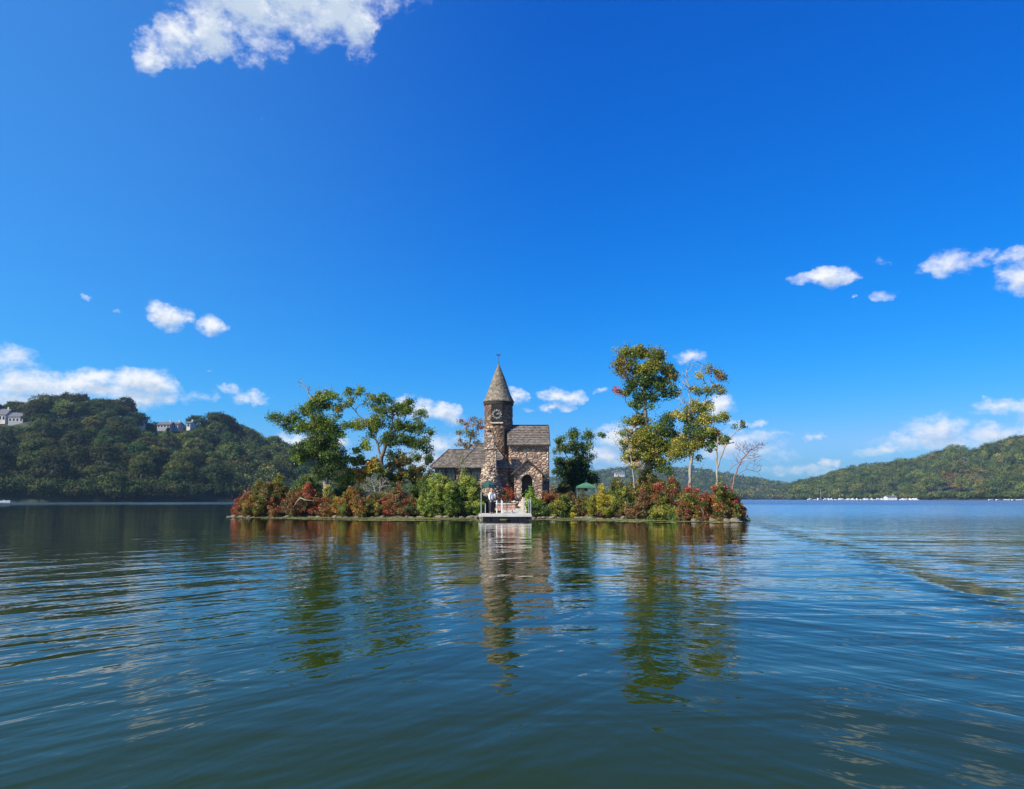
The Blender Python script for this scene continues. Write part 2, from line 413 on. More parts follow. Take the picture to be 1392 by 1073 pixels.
farruf = T.math('ADD', T.maprange(dist, 150.0, 240.0, 0.0, 0.16), T.math('MULTIPLY', T.maprange(T.math('MULTIPLY_ADD', Y, -0.12, X), 4.0, 16.0), T.maprange(dist, 22.0, 55.0, 0.0, 0.085)))
nfar = T.noise(T.vmath('MULTIPLY', pos, (0.6, 1.3, 0)), 1.0, 3.0, 0.6).outputs['Fac']
h = T.math('ADD', T.math('ADD', h, cr), T.math('MULTIPLY', nfar, farruf))
# the wake ridge of a passed boat: a long nearly straight ridge to the right of the island
s_w = T.vmath('DOT_PRODUCT', T.vmath('SUBTRACT', pos, (6.2, 9.1, 0)), (0.9765, -0.2156, 0))
s_w = T.math('ADD', s_w, T.math('MULTIPLY_ADD', T.noise(T.vmath('MULTIPLY', pos, (.08, .08, 0)), 1.0, 1.0).outputs['Fac'], 1.4, -0.7))
wid = T.maprange(Y, 5.0, 48.0, 0.38, 0.75)
wmod = T.maprange(T.noise(T.vmath('MULTIPLY', pos, (.5, .35, 0)), 1.0, 3.0, 0.6).outputs['Fac'], 0.35, 0.65, 0.55, 1.3)
def ridge(off, amp, k_):
    q_ = T.math('DIVIDE', T.math('ADD', s_w, off), T.math('MULTIPLY', wid, k_))
    return T.math('MULTIPLY', T.math('POWER', 2.718, T.math('MULTIPLY', T.math('POWER', T.math('ABSOLUTE', q_), 2.0), -1.0)), amp)
wk = T.math('MULTIPLY', T.math('MULTIPLY', wmod, T.math('ADD', ridge(0.0, 0.075, 1.0), ridge(-1.5, 0.018, 0.8))), T.maprange(Y, 44.0, 60.0, 1.0, 0.0))
h = T.math('ADD', h, wk)
bmp = T.node('ShaderNodeBump', {'Height': h, 'Distance': 1.0, 'Strength': 1.0})
T.l.new(bmp.outputs[0], p.inputs['Normal'])
setin(T, p, 'Base Color', (0.015, 0.027, 0.002)); setin(T, p, 'IOR', 1.27)
rr1 = T.math('MULTIPLY', T.maprange(T.math('MULTIPLY_ADD', Y, -0.12, X), 2.0, 16.0), T.maprange(dist, 25.0, 90.0, 0.0, 0.14))
wrough = T.math('ADD', T.maprange(dist, 150.0, 260.0, 0.02, 0.16), rr1)
setin(T, p, 'Roughness', 1.0); setin(T, p, 'Specular IOR Level', 0.0)
gl = T.node('ShaderNodeBsdfGlossy', {'Color': (1, 1, 1, 1), 'Roughness': wrough, 'Normal': bmp.outputs[0]})
fr = T.node('ShaderNodeFresnel', {'IOR': 1.333, 'Normal': bmp.outputs[0]}).outputs[0]
fr = T.math('MULTIPLY', T.math('POWER', fr, 1.5), 1.42, clamp=True)
T.l.new(T.node('ShaderNodeMixShader', {0: fr, 1: p.outputs[0], 2: gl.outputs[0]}).outputs[0], o.inputs[0])

# ------------------------------------------------------------------ water and ground sheets
def sheet(name, x0, x1, y0, y1, z, mat):
    me = np_mesh(name, [(x0,y0,z),(x1,y0,z),(x1,y1,z),(x0,y1,z)], [(0,1,2,3)], mat)
    return tag(link(name, me), kind='structure')
sheet('lake', -2600, 2600, -400, 2600, 0.0, WATER)

# island ground: a low mound with an uneven shore
SHX = [-21.4,-21.0,-16.4,-10.8,-5.2,0.2,4.4,7.7,9.7,11.2,13.0,14.6,15.2]
SHY = [60.0,57.0,56.3,55.8,55.2,53.6,53.4,51.0,48.5,45.6,45.2,47.0,50.0]
BKY = [62.0,65.0,76.0,84.0,88.0,88.0,86.0,83.0,78.0,74.0,69.0,62.0,52.0]
def shore_front(x):
    return float(np.interp(x, SHX, SHY)) + 0.28*math.sin(x*1.7)+0.17*math.sin(x*4.1+1)
def isl_h(x, y):
    ed = min(x-SHX[0], SHX[-1]-x)
    if ed <= 0: return max(-1.0, ed)-0.1
    f = shore_front(x); back = float(np.interp(x, SHX, BKY))
    d = min(y-f, back-y, ed)
    if d < 0: return max(-1.0, d*0.6)
    r = min(1, d/1.0)*0.13 + min(1, max(0, (d-0.8))/5.0)*1.0
    return r + 0.05*math.sin(x*2.3+y*1.3)*min(1, d)
def ground_mesh():
    xs = np.arange(-23.5, 17.51, 0.3); ys = np.arange(42, 91.01, 0.35)
    vs = [(x, y, isl_h(x, y)) for y in ys for x in xs]
    nx = len(xs); fs = [(j*nx+i, j*nx+i+1, (j+1)*nx+i+1, (j+1)*nx+i) for j in range(len(ys)-1) for i in range(nx-1)]
    return np_mesh('island_ground', vs, np.array(fs), SOIL, smooth=True)
tag(link('island_ground', ground_mesh()), kind='structure')

# ------------------------------------------------------------------ foliage and branches
def leaves_np(C, size, out=None, colr=None, shape=0.62, up=0.35):
    """rhombus leaves at centres C (N,3)"""
    n = len(C)
    nr = rng.normal(size=(n, 3)); nr[:, 2] += up
    if out is not None: nr += out*0.9
    nr /= np.linalg.norm(nr, axis=1)[:, None]
    a = rng.normal(size=(n, 3)); a -= (a*nr).sum(1)[:, None]*nr; a /= np.linalg.norm(a, axis=1)[:, None]
    b = np.cross(nr, a)
    s_ = (size*rng.uniform(0.65, 1.3, n))[:, None] if np.isscalar(size) else size[:, None]
    fold = nr*s_*0.12
    v = np.stack([C-a*s_, C-b*s_*shape+fold, C+a*s_, C+b*s_*shape+fold], 1).reshape(-1, 3)
    f = np.arange(n*4).reshape(-1, 4)
    return v, f, (np.repeat(colr, 4, axis=0) if colr is not None else None)
def pick_cols(n, pal, jitter=0.25):
    """pal: list of (weight, (r,g,b))"""
    w = np.array([p_[0] for p_ in pal], float); w /= w.sum()
    idx = rng.choice(len(pal), n, p=w)
    c = np.array([p_[1] for p_ in pal])[idx]
    return np.clip(c*rng.uniform(1-jitter, 1+jitter, (n, 1))*rng.uniform(0.93, 1.07, (n, 3)), 0, 1)
def clump_leaves(centres, rad, per, size, pal, flat=0.65, clumpjit=0.3, cols=None, perj=0.5, ndir=None):
    n = len(centres)
    k = np.maximum(3, (per*rng.uniform(1-perj, 1+perj, n)).astype(int))
    idx = np.repeat(np.arange(n), k)
    d = rng.normal(size=(len(idx), 3)); d /= np.linalg.norm(d, axis=1)[:, None]
    rr = rng.uniform(0, 1, (len(idx), 1))**0.45
    R_ = (rad*rng.uniform(0.7, 1.3, n))[idx][:, None]
    off = d*rr*R_*np.array([1, 1, flat])
    C = centres[idx]+off
    cc_ = cols if cols is not None else pick_cols(n, pal, clumpjit)
    leafc = np.clip(cc_[idx]*rng.uniform(0.75, 1.25, (len(idx), 1)), 0, 1)
    return leaves_np(C, size, d*0.8 if ndir is None else d*0.9+ndir[idx]*1.6, leafc)
def sample_blobs(blobs, spacing, depthf=0.9):
    """blobs: (x,y,z,rx,ry,rz,weight,colour index) world ellipsoids -> attractor points"""
    P = []; K = []
    for (x, y, z, rx, ry, rz, w, ci) in blobs:
        vol = 4.19*rx*ry*rz; n = max(2, int(w*vol/(spacing**3)*0.9)+int(w*3))
        d = rng.normal(size=(n, 3)); d /= np.linalg.norm(d, axis=1)[:, None]
        r_ = rng.uniform(0.0, 1, (n, 1))**0.42
        P.append(np.array([x, y, z])+d*r_*np.array([rx, ry, rz])); K += [ci]*n
    P = np.vstack(P); K = np.array(K)
    keep = []; 
    for i in rng.permutation(len(P)):
        if not keep or np.min(np.linalg.norm(P[keep]-P[i], axis=1)) > spacing*0.55: keep.append(i)
    return P[keep], K[keep]
def grow(trunks, attr, step=0.3, bend=0.25, k_path=0.35):
    """trunks: list of polylines; returns nodes, parents, counts"""
    N = []; par = []; plen = []
    for tr in trunks:
        prev = -1; tr = [np.array(q, float) for q in tr]
        if N:
            dd = np.linalg.norm(np.array(N)-tr[0], axis=1)
            if dd.min() < 0.35: prev = int(dd.argmin())
        for i in range(len(tr)-1):
            L = np.linalg.norm(tr[i+1]-tr[i]); m = max(1, int(L/step))
            for j in range(0 if (i == 0 and prev == -1) else 1, m+1):
                q = tr[i]+(tr[i+1]-tr[i])*j/m + (rng.normal(size=3)*0.02 if j not in (0, m) else 0)
                N.append(q); par.append(prev); plen.append(0 if prev < 0 else plen[prev]+step*0.6); prev = len(N)-1
    N = [np.array(q) for q in N]
    A = np.array(N)
    base = A[0]
    order = np.argsort([np.min(np.linalg.norm(A-a, axis=1)) for a in attr])
    arr = np.zeros((len(N)+len(attr)*40, 3)); arr[:len(N)] = A; cnt = len(N); pl = np.zeros(len(arr)); pl[:cnt] = plen
    leaf = []
    par = list(par)
    for ai in order:
        a = attr[ai]
        dv = a-arr[:cnt]; dd = np.linalg.norm(dv, axis=1)
        cost = dd*(1+0.9*np.clip(-dv[:, 2]/(dd+1e-6), 0, 1)) + k_path*pl[:cnt] + (arr[:cnt, 2] < base[2]+0.9)*2.0*0
        j = int(cost.argmin()); D = dd[j]
        m = min(38, max(1, int(D/step)))
        pj = par[j]; pd = arr[j]-arr[pj] if pj >= 0 else np.array([0, 0, 1.0])
        pd = pd/(np.linalg.norm(pd)+1e-6)
        ctrl = arr[j]+pd*D*0.35+np.array([0, 0, D*0.08])+rng.normal(size=3)*D*bend*0.35
        prev = j; s0 = arr[j].copy()
        for t in np.linspace(0, 1, m+1)[1:]:
            if cnt >= len(arr): break
            q = (1-t)**2*s0+2*t*(1-t)*ctrl+t*t*a
            arr[cnt] = q; par.append(prev); pl[cnt] = pl[prev]+D/m; prev = cnt; cnt += 1
        leaf.append(prev)
    w = np.zeros(cnt); w[leaf] += 1
    for i in range(cnt-1, -1, -1):
        if par[i] >= 0: w[par[i]] += w[i]
    return arr[:cnt], np.array(par[:cnt]), w
def branch_mesh(N, par, w, rbase, rtip=0.012, power=0.5, sides=6, minr=0.0):
    wmax = max(1.0, w.max()); r = rtip+(rbase-rtip)*(w/wmax)**power
    r = np.maximum(r, minr)
    idx = np.where(par >= 0)[0]
    A = N[par[idx]]; B = N[idx]; ra = np.minimum(r[par[idx]], r[idx]*1.25); rb = r[idx]
    d = B-A; L = np.linalg.norm(d, axis=1); ok = L > 1e-4
    A, B, ra, rb, d, L = A[ok], B[ok], ra[ok], rb[ok], d[ok], L[ok]
    d /= L[:, None]
    h_ = np.where(np.abs(d[:, 2:3]) > 0.9, np.array([[1., 0, 0]]), np.array([[0, 0, 1.]]))
    u = np.cross(d, h_); u /= np.linalg.norm(u, axis=1)[:, None]; v = np.cross(d, u)
    B2 = B+d*rb[:, None]*0.4
    rings = []
    for k in range(sides):
        t = 2*math.pi*k/sides; o_ = u*math.cos(t)+v*math.sin(t)
        rings.append(A+o_*ra[:, None])
    for k in range(sides):
        t = 2*math.pi*k/sides; o_ = u*math.cos(t)+v*math.sin(t)
        rings.append(B2+o_*rb[:, None])
    V = np.stack(rings, 1).reshape(-1, 3)
    n = len(A); base = np.arange(n)[:, None]*2*sides
    fs = []
    for k in range(sides):
        k2 = (k+1) % sides
        fs.append(np.hstack([base+k, base+k2, base+sides+k2, base+sides+k]))
    return V, np.vstack(fs)

# palettes (linear base colours)
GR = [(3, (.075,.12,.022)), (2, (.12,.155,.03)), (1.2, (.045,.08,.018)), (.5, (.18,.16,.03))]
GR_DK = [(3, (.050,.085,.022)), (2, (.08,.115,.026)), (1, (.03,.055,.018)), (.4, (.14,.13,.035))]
GR_LT = [(3, (.16,.20,.04)), (2, (.24,.25,.055)), (1.5, (.07,.11,.025)), (.6, (.24,.22,.05))]
GR_YL = [(3, (.17,.16,.025)), (2, (.11,.13,.022)), (1.5, (.27,.20,.03)), (.7, (.06,.08,.02))]
OLIVE = [(3, (.12,.11,.025)), (2, (.085,.10,.022)), (1.2, (.17,.12,.03)), (.7, (.18,.09,.03))]
YEL = [(3, (.34,.26,.025)), (2, (.22,.20,.025)), (1, (.13,.15,.025)), (.5, (.40,.24,.03))]
ORG = [(3, (.30,.14,.03)), (2, (.22,.11,.03)), (1.5, (.17,.13,.03)), (1, (.33,.20,.05))]
RED = [(3, (.27,.055,.035)), (2, (.20,.045,.03)), (1.5, (.17,.075,.03)), (.8, (.30,.12,.05))]
RED_G = [(1.6, (.24,.055,.035)), (2.6, (.14,.13,.03)), (1.5, (.17,.06,.03)), (1.2, (.07,.09,.022)), (.6, (.28,.14,.04))]
BRN = [(3, (.15,.085,.045)), (2, (.11,.09,.035)), (1.4, (.18,.06,.035)), (1, (.07,.075,.025))]
BRN_R = [(3, (.19,.09,.045)), (2, (.13,.09,.04)), (1.2, (.24,.05,.035)), (1, (.08,.085,.025))]
PALE = [(3, (.38,.29,.22)), (2, (.30,.20,.15)), (1, (.20,.17,.08)), (.6, (.34,.16,.10))]
BRT = [(3, (.13,.24,.03)), (2, (.20,.30,.04)), (1, (.07,.13,.022))]

ZV = lambda px, Y: 1.0
def build_tree(name, label, base, trunks, blobs, Y, pals, leaf=0.07, per=120, crad=0.40, spacing=0.42, rbase=0.2,
               bark=BARK, cat='tree', group=None, depth=0.8, bare=None, power=0.62, trunkname='trunk', flat=0.85, rtip=0.009, k_path=0.35, bend=0.25):
    """base (px,py,Y); trunks: polylines of (px,py,dY); blobs (px,py,rx,ry,weight,palette index) in photo pixels at depth Y+dY"""
    b = at(base[0], base[1], Y); gz = max(0.0, isl_h(b.x, b.y))-0.1
    root = empty(name, (b.x, b.y, gz), label, cat, group)
    o3 = np.array([b.x, b.y, gz])
    s_ = Y/F
    trs = []
    for i, tr in enumerate(trunks):
        pts = [np.array(at(q[0], q[1], Y+(q[2] if len(q) > 2 else 0)))-o3 for q in tr]
        if i == 0: pts[0] = np.array([pts[0][0], pts[0][1], 0.0])
        trs.append(pts)
    wb = []
    for q in blobs:
        px, py, rx, ry, w, ci = q[:6]; dy = q[6] if len(q) > 6 else random.uniform(-.5, .5)*rx*s_*0.5
        c = np.array(at(px, py, Y+dy))-o3
        wb.append((c[0], c[1], c[2], rx*s_, max(rx, ry)*s_*depth, ry*s_, w, ci))
    P, K = sample_blobs(wb, spacing)
    nleafy = len(P)
    if bare:
        bb = []
        for (px, py, rx, ry, w) in bare:
            c = np.array(at(px, py, Y))-o3
            bb.append((c[0], c[1], c[2], rx*s_, max(rx, ry)*s_*depth, ry*s_, w, 0))
        Pb, Kb = sample_blobs(bb, spacing*0.5)
        A_ = np.vstack([P, Pb])
    else: A_ = P
    N, par, w = grow(trs, A_, k_path=k_path, bend=bend)
    V, Fc = branch_mesh(N, par, w, rbase, rtip, power)
    link(trunkname, np_mesh(trunkname, V, Fc, bark, smooth=True), root)
    cols = np.zeros((nleafy, 3))
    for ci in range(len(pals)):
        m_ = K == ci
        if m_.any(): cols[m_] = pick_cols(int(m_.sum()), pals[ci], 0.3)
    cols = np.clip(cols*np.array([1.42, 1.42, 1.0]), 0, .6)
    v, f, c = clump_leaves(P, crad, per, leaf, None, flat=flat, cols=cols)
    if per > 40:    # looser leaves between the clumps
        v2, f2, c2 = clump_leaves(P+rng.normal(size=P.shape)*crad*.3, crad*1.4, per*.30, leaf*.95, None, flat=.9, cols=cols)
        f = np.vstack([f, f2+len(v)]); v = np.vstack([v, v2]); c = np.vstack([c, c2])
    link('crown', np_mesh('crown', v, f, LEAF, c), root)
    return root

def build_shrub(label, px, wid, top, Y, pals, weights=None, leaf=0.05, per=75, name='shrub', cat='shrub', group='shrubs along the island shore',
                crad=0.22, spacing=0.32, base=None, bumps=5, depthm=None, hmin=.60, stems=5, bark=TWIG, bare=0.0, trail=0.0, zlow=0.12):
    """a multi-stemmed bush: centre px, full width px, top py, standing at depth Y"""
    b = at(px, 690, Y)
    sf = shore_front(b.x)
    if Y-sf < 3.6 and stems > 4 and not (640 < px < 745): b.y = Y = sf+0.55+0.3*(Y-sf); b = at(px, 690, Y)
    gz = max(0.02, isl_h(b.x, b.y))-0.05
    s_ = Y/F; W_ = wid*s_; H = zat(top, Y)-gz
    root = empty(name, (b.x, b.y, gz), label, cat, group)
    dm = depthm if depthm else min(W_*0.75, 2.6)
    wb = []
    rd = random
    n = bumps
    for i in range(n):
        t = (i+0.5)/n*2-1 + rd.uniform(-.12, .12)
        hh = H*(1-0.34*abs(t)**1.8)*rd.uniform(hmin, 1.0)
        if i == n//2: hh = H
        rz_ = hh*0.36
        wb.append((t*W_*0.40, rd.uniform(-.25, .25)*dm, hh-rz_, W_/n*0.80, dm*0.42, rz_, 1.0, rd.choices(range(len(pals)), weights)[0] if len(pals) > 1 else 0))
        wb.append((t*W_*0.44, rd.uniform(-.3, .1)*dm, hh*0.30, W_/n*0.85, dm*0.48, hh*0.36, 0.9, rd.choices(range(len(pals)), weights)[0] if len(pals) > 1 else 0))
    P, K = sample_blobs(wb, spacing)
    ok = P[:, 2] > np.where(P[:, 1] < -.4, -.22, 0.02); P, K = P[ok], K[ok]
    trs = [[(rd.uniform(-.2, .2)*W_, rd.uniform(-.1, .1), 0), (rd.uniform(-.35, .35)*W_, rd.uniform(-.3, .3)*dm, H*0.35)] for _ in range(stems)]
    N, par, w = grow(trs, P, step=0.22, k_path=0.3)
    V, Fc = branch_mesh(N, par, w, 0.045, 0.007, 0.5, sides=4)
    link('stem', np_mesh('stem', V, Fc, bark), root)
    cols = np.zeros((len(P), 3))
    for ci in range(len(pals)):
        m_ = K == ci
        if m_.any(): cols[m_] = pick_cols(int(m_.sum()), pals[ci], 0.3)
    cols = np.clip(cols*np.array([1.22, 1.28, 1.0]), 0, .6)
    # outer twigs: loose sprigs that break up the outline
    v, f, c = clump_leaves(P, crad, per, leaf, None, flat=0.8, cols=cols)
    tops = P[P[:, 2] > np.percentile(P[:, 2], 55)]
    if len(tops):
        k = rng.integers(0, len(tops), max(6, len(tops)//3))
        sp = tops[k]+rng.normal(size=(len(k), 3))*np.array([.10, .10, .06])+np.array([0, 0, .22])
        v2, f2, c2 = clump_leaves(sp, 0.13, 14, leaf, None, flat=1.5, cols=cols[P[:, 2] > np.percentile(P[:, 2], 55)][k])
        f = np.vstack([f, f2+len(v)]); v = np.vstack([v, v2]); c = np.vstack([c, c2])
    link('foliage', np_mesh('foliage', v, f, LEAF, c), root)
    return root

# ------------------------------------------------------------------ chapel
def tag_label(o, label): o['label'] = label; return o
chapel = empty('chapel', (0, 60, 0), 'small stone chapel with round clock tower, conical roof and arched porch on the island', 'chapel')
CH = Vector((0, 60, 0))
def A(px, py, Y): return at(px, py, Y)-CH
def build(mb, name, mat, parent=None, **k): return mb.build(name, mat, parent if parent is not None else chapel, **k)
TY = 62.0; TX = xat(677.5, TY); TR = 19.3*TY/F
tz = lambda py: zat(py, TY)
tl = Vector((TX, TY, 0))-CH
# tower: stones break the outline a little
mb = MB(); n = 56; prof = []
z0, z1 = 0.7, tz(551)
zz = z0
while zz < z1: prof.append((TR*(1.03 if zz < tz(600) else 1.0), zz)); zz += 0.17
prof.append((TR, z1))
mb.lathe(tl, prof, n, jit=0.028)
tower = build(mb, 'tower', STONE_T)
mb = MB(); mb.lathe(tl, [(TR+.02, tz(552.5)), (TR+.07, tz(551)), (TR+.09, tz(547.5)), (TR+.02, tz(547))], 40); build(mb, 'shadow_cornice', WOOD_D)  # ring under the cone, the eave's cast shadow put into its near-black colour
eav = tz(547); apx = tz(494); Hc = apx-eav; RE = 21.6*TY/F
mb = MB(); pr = [(RE-.05, eav-.05), (RE, eav)]
for i in range(1, 30):
    t = i/29; r = RE*(1-t)*(1-0.10*math.sin(math.pi*min(1, t*1.6))*(1-t)) + 0.012
    pr.append((r+0.012, eav+Hc*t-0.03)); pr.append((r, eav+Hc*t))
mb.lathe(tl, pr, 44, jit=0.012); cone = build(mb, 'tower_roof', SHAKE)
mb = MB(); tp = Vector((tl.x, tl.y, apx-.1))
mb.tube([tp, tp+Vector((0, 0, .25))], [.05, .025]); mb.tube([tp, tp+Vector((0, 0, .78))], .014, 6)
b0 = tp+Vector((0, 0, .78))
mb.prism([b0+Vector(q) for q in [(-.17,0,.0),(-.05,0,-.05),(.08,0,-.05),(.16,0,.05),(.20,0,.13),(.12,0,.10),(.03,0,.05),(-.10,0,.10),(-.19,0,.12)]], (0, .02, 0))
build(mb, 'weather_vane', IRON, cone)
# clock
ck = tl+Vector((-2.0*TY/F, -TR, 0)); cz = tz(565.5); s_ = TY/F
mb = MB(); mb.box((ck.x, ck.y+.02, (tz(551.5)+tz(575))/2), (15*s_, .16, 23.5*s_)); clock = build(mb, 'clock', DARK)
mb = MB(); cy = ck.y-.085
for i in range(12):
    a_ = i*math.pi/6
    mm = Matrix.Translation((ck.x, cy, cz)) @ Matrix.Rotation(a_, 4, 'Y')
    for dx in ((-.035, .0, .035) if i % 3 else (-.045, -.015, .015, .045)):
        vs = [mm @ Vector((dx+ax*.011, ay*.012, .33+azz*.075)) for ax in (-1, 1) for ay in (-1, 1) for azz in (-1, 1)]
        mb.add(vs, [(0,1,3,2),(4,6,7,5),(0,4,5,1),(2,3,7,6),(0,2,6,4),(1,5,7,3)])
build(mb, 'numeral_ring', DIALM, clock)
for nm, a_, L_ in (('hour_hand', R(52), .20), ('minute_hand', R(82), .31)):
    mb = MB(); mm = Matrix.Translation((ck.x, cy-.012, cz)) @ Matrix.Rotation(a_, 4, 'Y')
    mb.add([mm @ Vector(q) for q in [(-.022, 0, -.05), (.022, 0, -.05), (.028, 0, L_*.6), (0, 0, L_), (-.028, 0, L_*.6), (-.022, -.012, -.05), (.022, -.012, -.05), (.028, -.012, L_*.6), (0, -.012, L_), (-.028, -.012, L_*.6)]],
           [(0,1,2,3,4), (9,8,7,6,5)]+[(i, i+5, (i+1) % 5+5, (i+1) % 5) for i in range(5)])
    build(mb, nm, DIALM, clock)
mb = MB(); mb.box((ck.x, ck.y+.02, tz(577)), (17*s_, .26, .10)); build(mb, 'clock_sill', LEDGE)
# added near-black slatted panels: tall on the tower's right, small on its left
def tower_panel(px, y0, y1, wpx, name):
    dx = (px-677.5)*s_; yy = -math.sqrt(max(0, TR*TR-dx*dx)); ang = math.atan2(dx, -yy)
    c = tl+Vector((dx, yy, (tz(y0)+tz(y1))/2))
    m_ = MB(); H_ = tz(y0)-tz(y1); m_.box(c, (wpx*s_, .20, H_), rz=ang); fr = build(m_, name, DARK)
    m_ = MB(); k = int(H_/.16)
    for i in range(k):
        m_.box(c+Vector((math.sin(ang)*.105, -math.cos(ang)*.105, -H_/2+H_*(i+.5)/k)), (wpx*s_*.86, .03, .035), rz=ang)
    m_.box(c+Vector((math.sin(ang)*.108, -math.cos(ang)*.108, 0)), (.03, .035, H_), rz=ang)
    build(m_, 'slat', WOOD_D, fr)
tower_panel(688.5, 586, 617, 9.5, 'slatted_panel'); tower_panel(665.5, 586, 592, 5, 'small_panel')

# entrance block with gable roof, ridge left-right
BY0, BY1 = 60.0, 63.7; bx0, bx1 = xat(691.5, BY0), xat(745.5, BY0); ez = zat(602.5, BY0); rz_ = zat(580, 61.85)
mb = MB(); V_ = lambda x, y, z: Vector((x, y, z))-CH
mb.prism([V_(bx0, BY0, .7), V_(bx0, BY0, ez), V_(bx0, (BY0+BY1)/2, rz_-.05), V_(bx0, BY1, ez), V_(bx0, BY1, .7)], (bx1-bx0, 0, 0))
build(mb, 'entrance_wall', STONE)
mb = MB(); ov = .27; sl = (rz_-ez)/((BY1-BY0)/2)
for sgn in (-1, 1):
    ym = (BY0+BY1)/2; ye = ym+sgn*((BY1-BY0)/2+ov); zl = rz_-sl*((BY1-BY0)/2+ov)
    q = [V_(bx0-.12, ye, zl), V_(bx1+.12, ye, zl), V_(bx1+.12, ym, rz_), V_(bx0-.12, ym, rz_)]
    if sgn > 0: q = q[::-1]
    q = [p_+Vector((0, 0, .09)) for p_ in q]; mb.slab(q, .085)
    # shingle courses
    for i in range(11):
        t = i/11; a_ = q[0].lerp(q[3], t) if sgn < 0 else q[3].lerp(q[0], t); b_ = q[1].lerp(q[2], t) if sgn < 0 else q[2].lerp(q[1], t)
        mb.box((a_+b_)/2+Vector((0, sgn*.03, .012)), (bx1-bx0+.24, .10, .03), rx=-sgn*math.atan(sl)*0.8)
eroof = build(mb, 'entrance_roof', SHINGLE)
mb = MB(); mb.box(V_((bx0+bx1)/2, (BY0+BY1)/2, rz_+.11), (bx1-bx0+.26, .18, .06)); build(mb, 'ridge_cap', WOOD_D, eroof)
mb = MB(); zf = rz_-sl*((BY1-BY0)/2+ov)
mb.box(V_((bx0+bx1)/2, BY0-ov-.02, zf+.01), (bx1-bx0+.26, .05, .14))
for xx in (bx1+.135,):
    for sgn in (-1, 1):
        a_ = V_(xx, (BY0+BY1)/2+sgn*((BY1-BY0)/2+ov), zf+.02); b_ = V_(xx, (BY0+BY1)/2, rz_+.03)
        mb.prism([a_+Vector((0,0,-.09)), b_+Vector((0,0,-.09)), b_+Vector((0,0,.07)), a_+Vector((0,0,.07))], (.04, 0, 0))
build(mb, 'barge_board', WOOD_D)
mb = MB(); mb.tube([V_(bx1+.03, BY0+.05, .9), V_(bx1+.03, BY0+.05, ez-.15)], .045, 8); build(mb, 'downpipe', WOOD_D)

# porch with arched door
PY = 58.5; gx = lambda px: xat(px, PY); gz_ = lambda py: zat(py, PY)
pl_, prr = gx(699), gx(737); pa = gx(717.3); eL = gz_(641.5); eR = gz_(643.5); apz = gz_(627.5); fz = gz_(676.5)
d0, d1 = gx(709.2), gx(724.0); dc = (d0+d1)/2; dr = (d1-d0)/2; sp = gz_(645.5)-dr*1.05
poly = [(pl_, .8), (pl_, eL), (pa, apz), (prr, eR), (prr, .8), (d1, .8), (d1, sp)]
for i in range(1, 12):
    t = math.pi*i/12; poly.append((dc+dr*math.cos(t), sp+dr*1.05*math.sin(t)))
poly += [(d0, sp), (d0, .8)]
mb = MB(); mb.prism([V_(x, PY, z) for x, z in poly], (0, .38, 0))
mb.box(V_(pl_+.17, (PY+.38+BY0)/2, (.8+eL)/2-.05), (.34, BY0-PY-.385, eL-.9)); mb.box(V_(prr-.17, (PY+.38+BY0)/2, (.8+eR)/2-.05), (.34, BY0-PY-.385, eR-.9))
porch = build(mb, 'porch', STONE)
mb = MB()
for i in range(13):   # voussoirs round the arch
    t = math.pi*(i+.5)/13; rr_ = dr+.13
    m_ = Matrix.Translation(V_(dc+rr_*math.cos(t), PY+.05, sp+rr_*1.04*math.sin(t))) @ Matrix.Rotation(-(t-math.pi/2), 4, 'Y')
    vs = [m_ @ Vector((ax*(.052+.012*azz), ay*.09, azz*.115)) for ax in (-1, 1) for ay in (-1, 1) for azz in (-1, 1)]
    mb.add(vs, [(0,1,3,2),(4,6,7,5),(0,4,5,1),(2,3,7,6),(0,2,6,4),(1,5,7,3)])
build(mb, 'arch_stones', STONE_C, porch, bevel=.012)
mb = MB()
eLx, eRx = gx(695.5), gx(742.0)
zl_, zr2 = gz_(645.5), gz_(648.5); az_ = gz_(625.2)
for (ex, ezz, flip) in ((eLx, zl_, False), (eRx, zr2, True)):
    q = [V_(ex, PY-.22, ezz), V_(pa, PY-.22, az_), V_(pa, BY0+.02, az_), V_(ex, BY0+.02, ezz)]
    mb.slab(q[::-1] if not flip else q, .075)
proof = build(mb, 'porch_roof', SHINGLE)
mb = MB()
for (ex, ezz) in ((eLx-.01, zl_), (eRx+.01, zr2)):
    a_ = V_(ex, PY-.265, ezz); b_ = V_(pa, PY-.265, az_)
    mb.prism([a_+Vector((0,0,-.10)), b_+Vector((0,0,-.10)), b_+Vector((0,0,.035)), a_+Vector((0,0,.035))], (0, .04, 0))
build(mb, 'barge_board', WOOD_D)
mb = MB(); f0_ = V_(gx(716.2), PY+.3, az_); mb.tube([f0_, f0_+Vector((0, 0, 1.05))], [.035, .018], 6); mb.blob(f0_+Vector((0, 0, .42)), (.07, .07, .09), 3, 1)
build(mb, 'finial', IRON, proof)
mb = MB()
dy = PY+.62
pp = [(d0-.02, fz-.02), (d0-.02, sp)]+[(dc-dr*math.cos(math.pi*i/12), sp+dr*1.05*math.sin(math.pi*i/12)) for i in range(1, 12)]+[(d1+.02, sp), (d1+.02, fz-.02)]
mb.prism([V_(x, dy, z) for x, z in pp], (0, .06, 0)); door = build(mb, 'door', WOOD_D)
mb = MB()
for k in range(1, 6): mb.box(V_(d0+(d1-d0)*k/6, dy-.012, (fz+sp)/2), (.018, .02, sp-fz-.02))
for zz in (.35, 1.05): mb.box(V_(dc-.04, dy-.02, fz+zz), ((d1-d0)*.84, .02, .05))
mb.lathe(V_(d1-.14, dy-.05, fz+.72), [(.001, -.03), (.03, 0), (.001, .03)], 8)
build(mb, 'iron_strap', IRON, door)

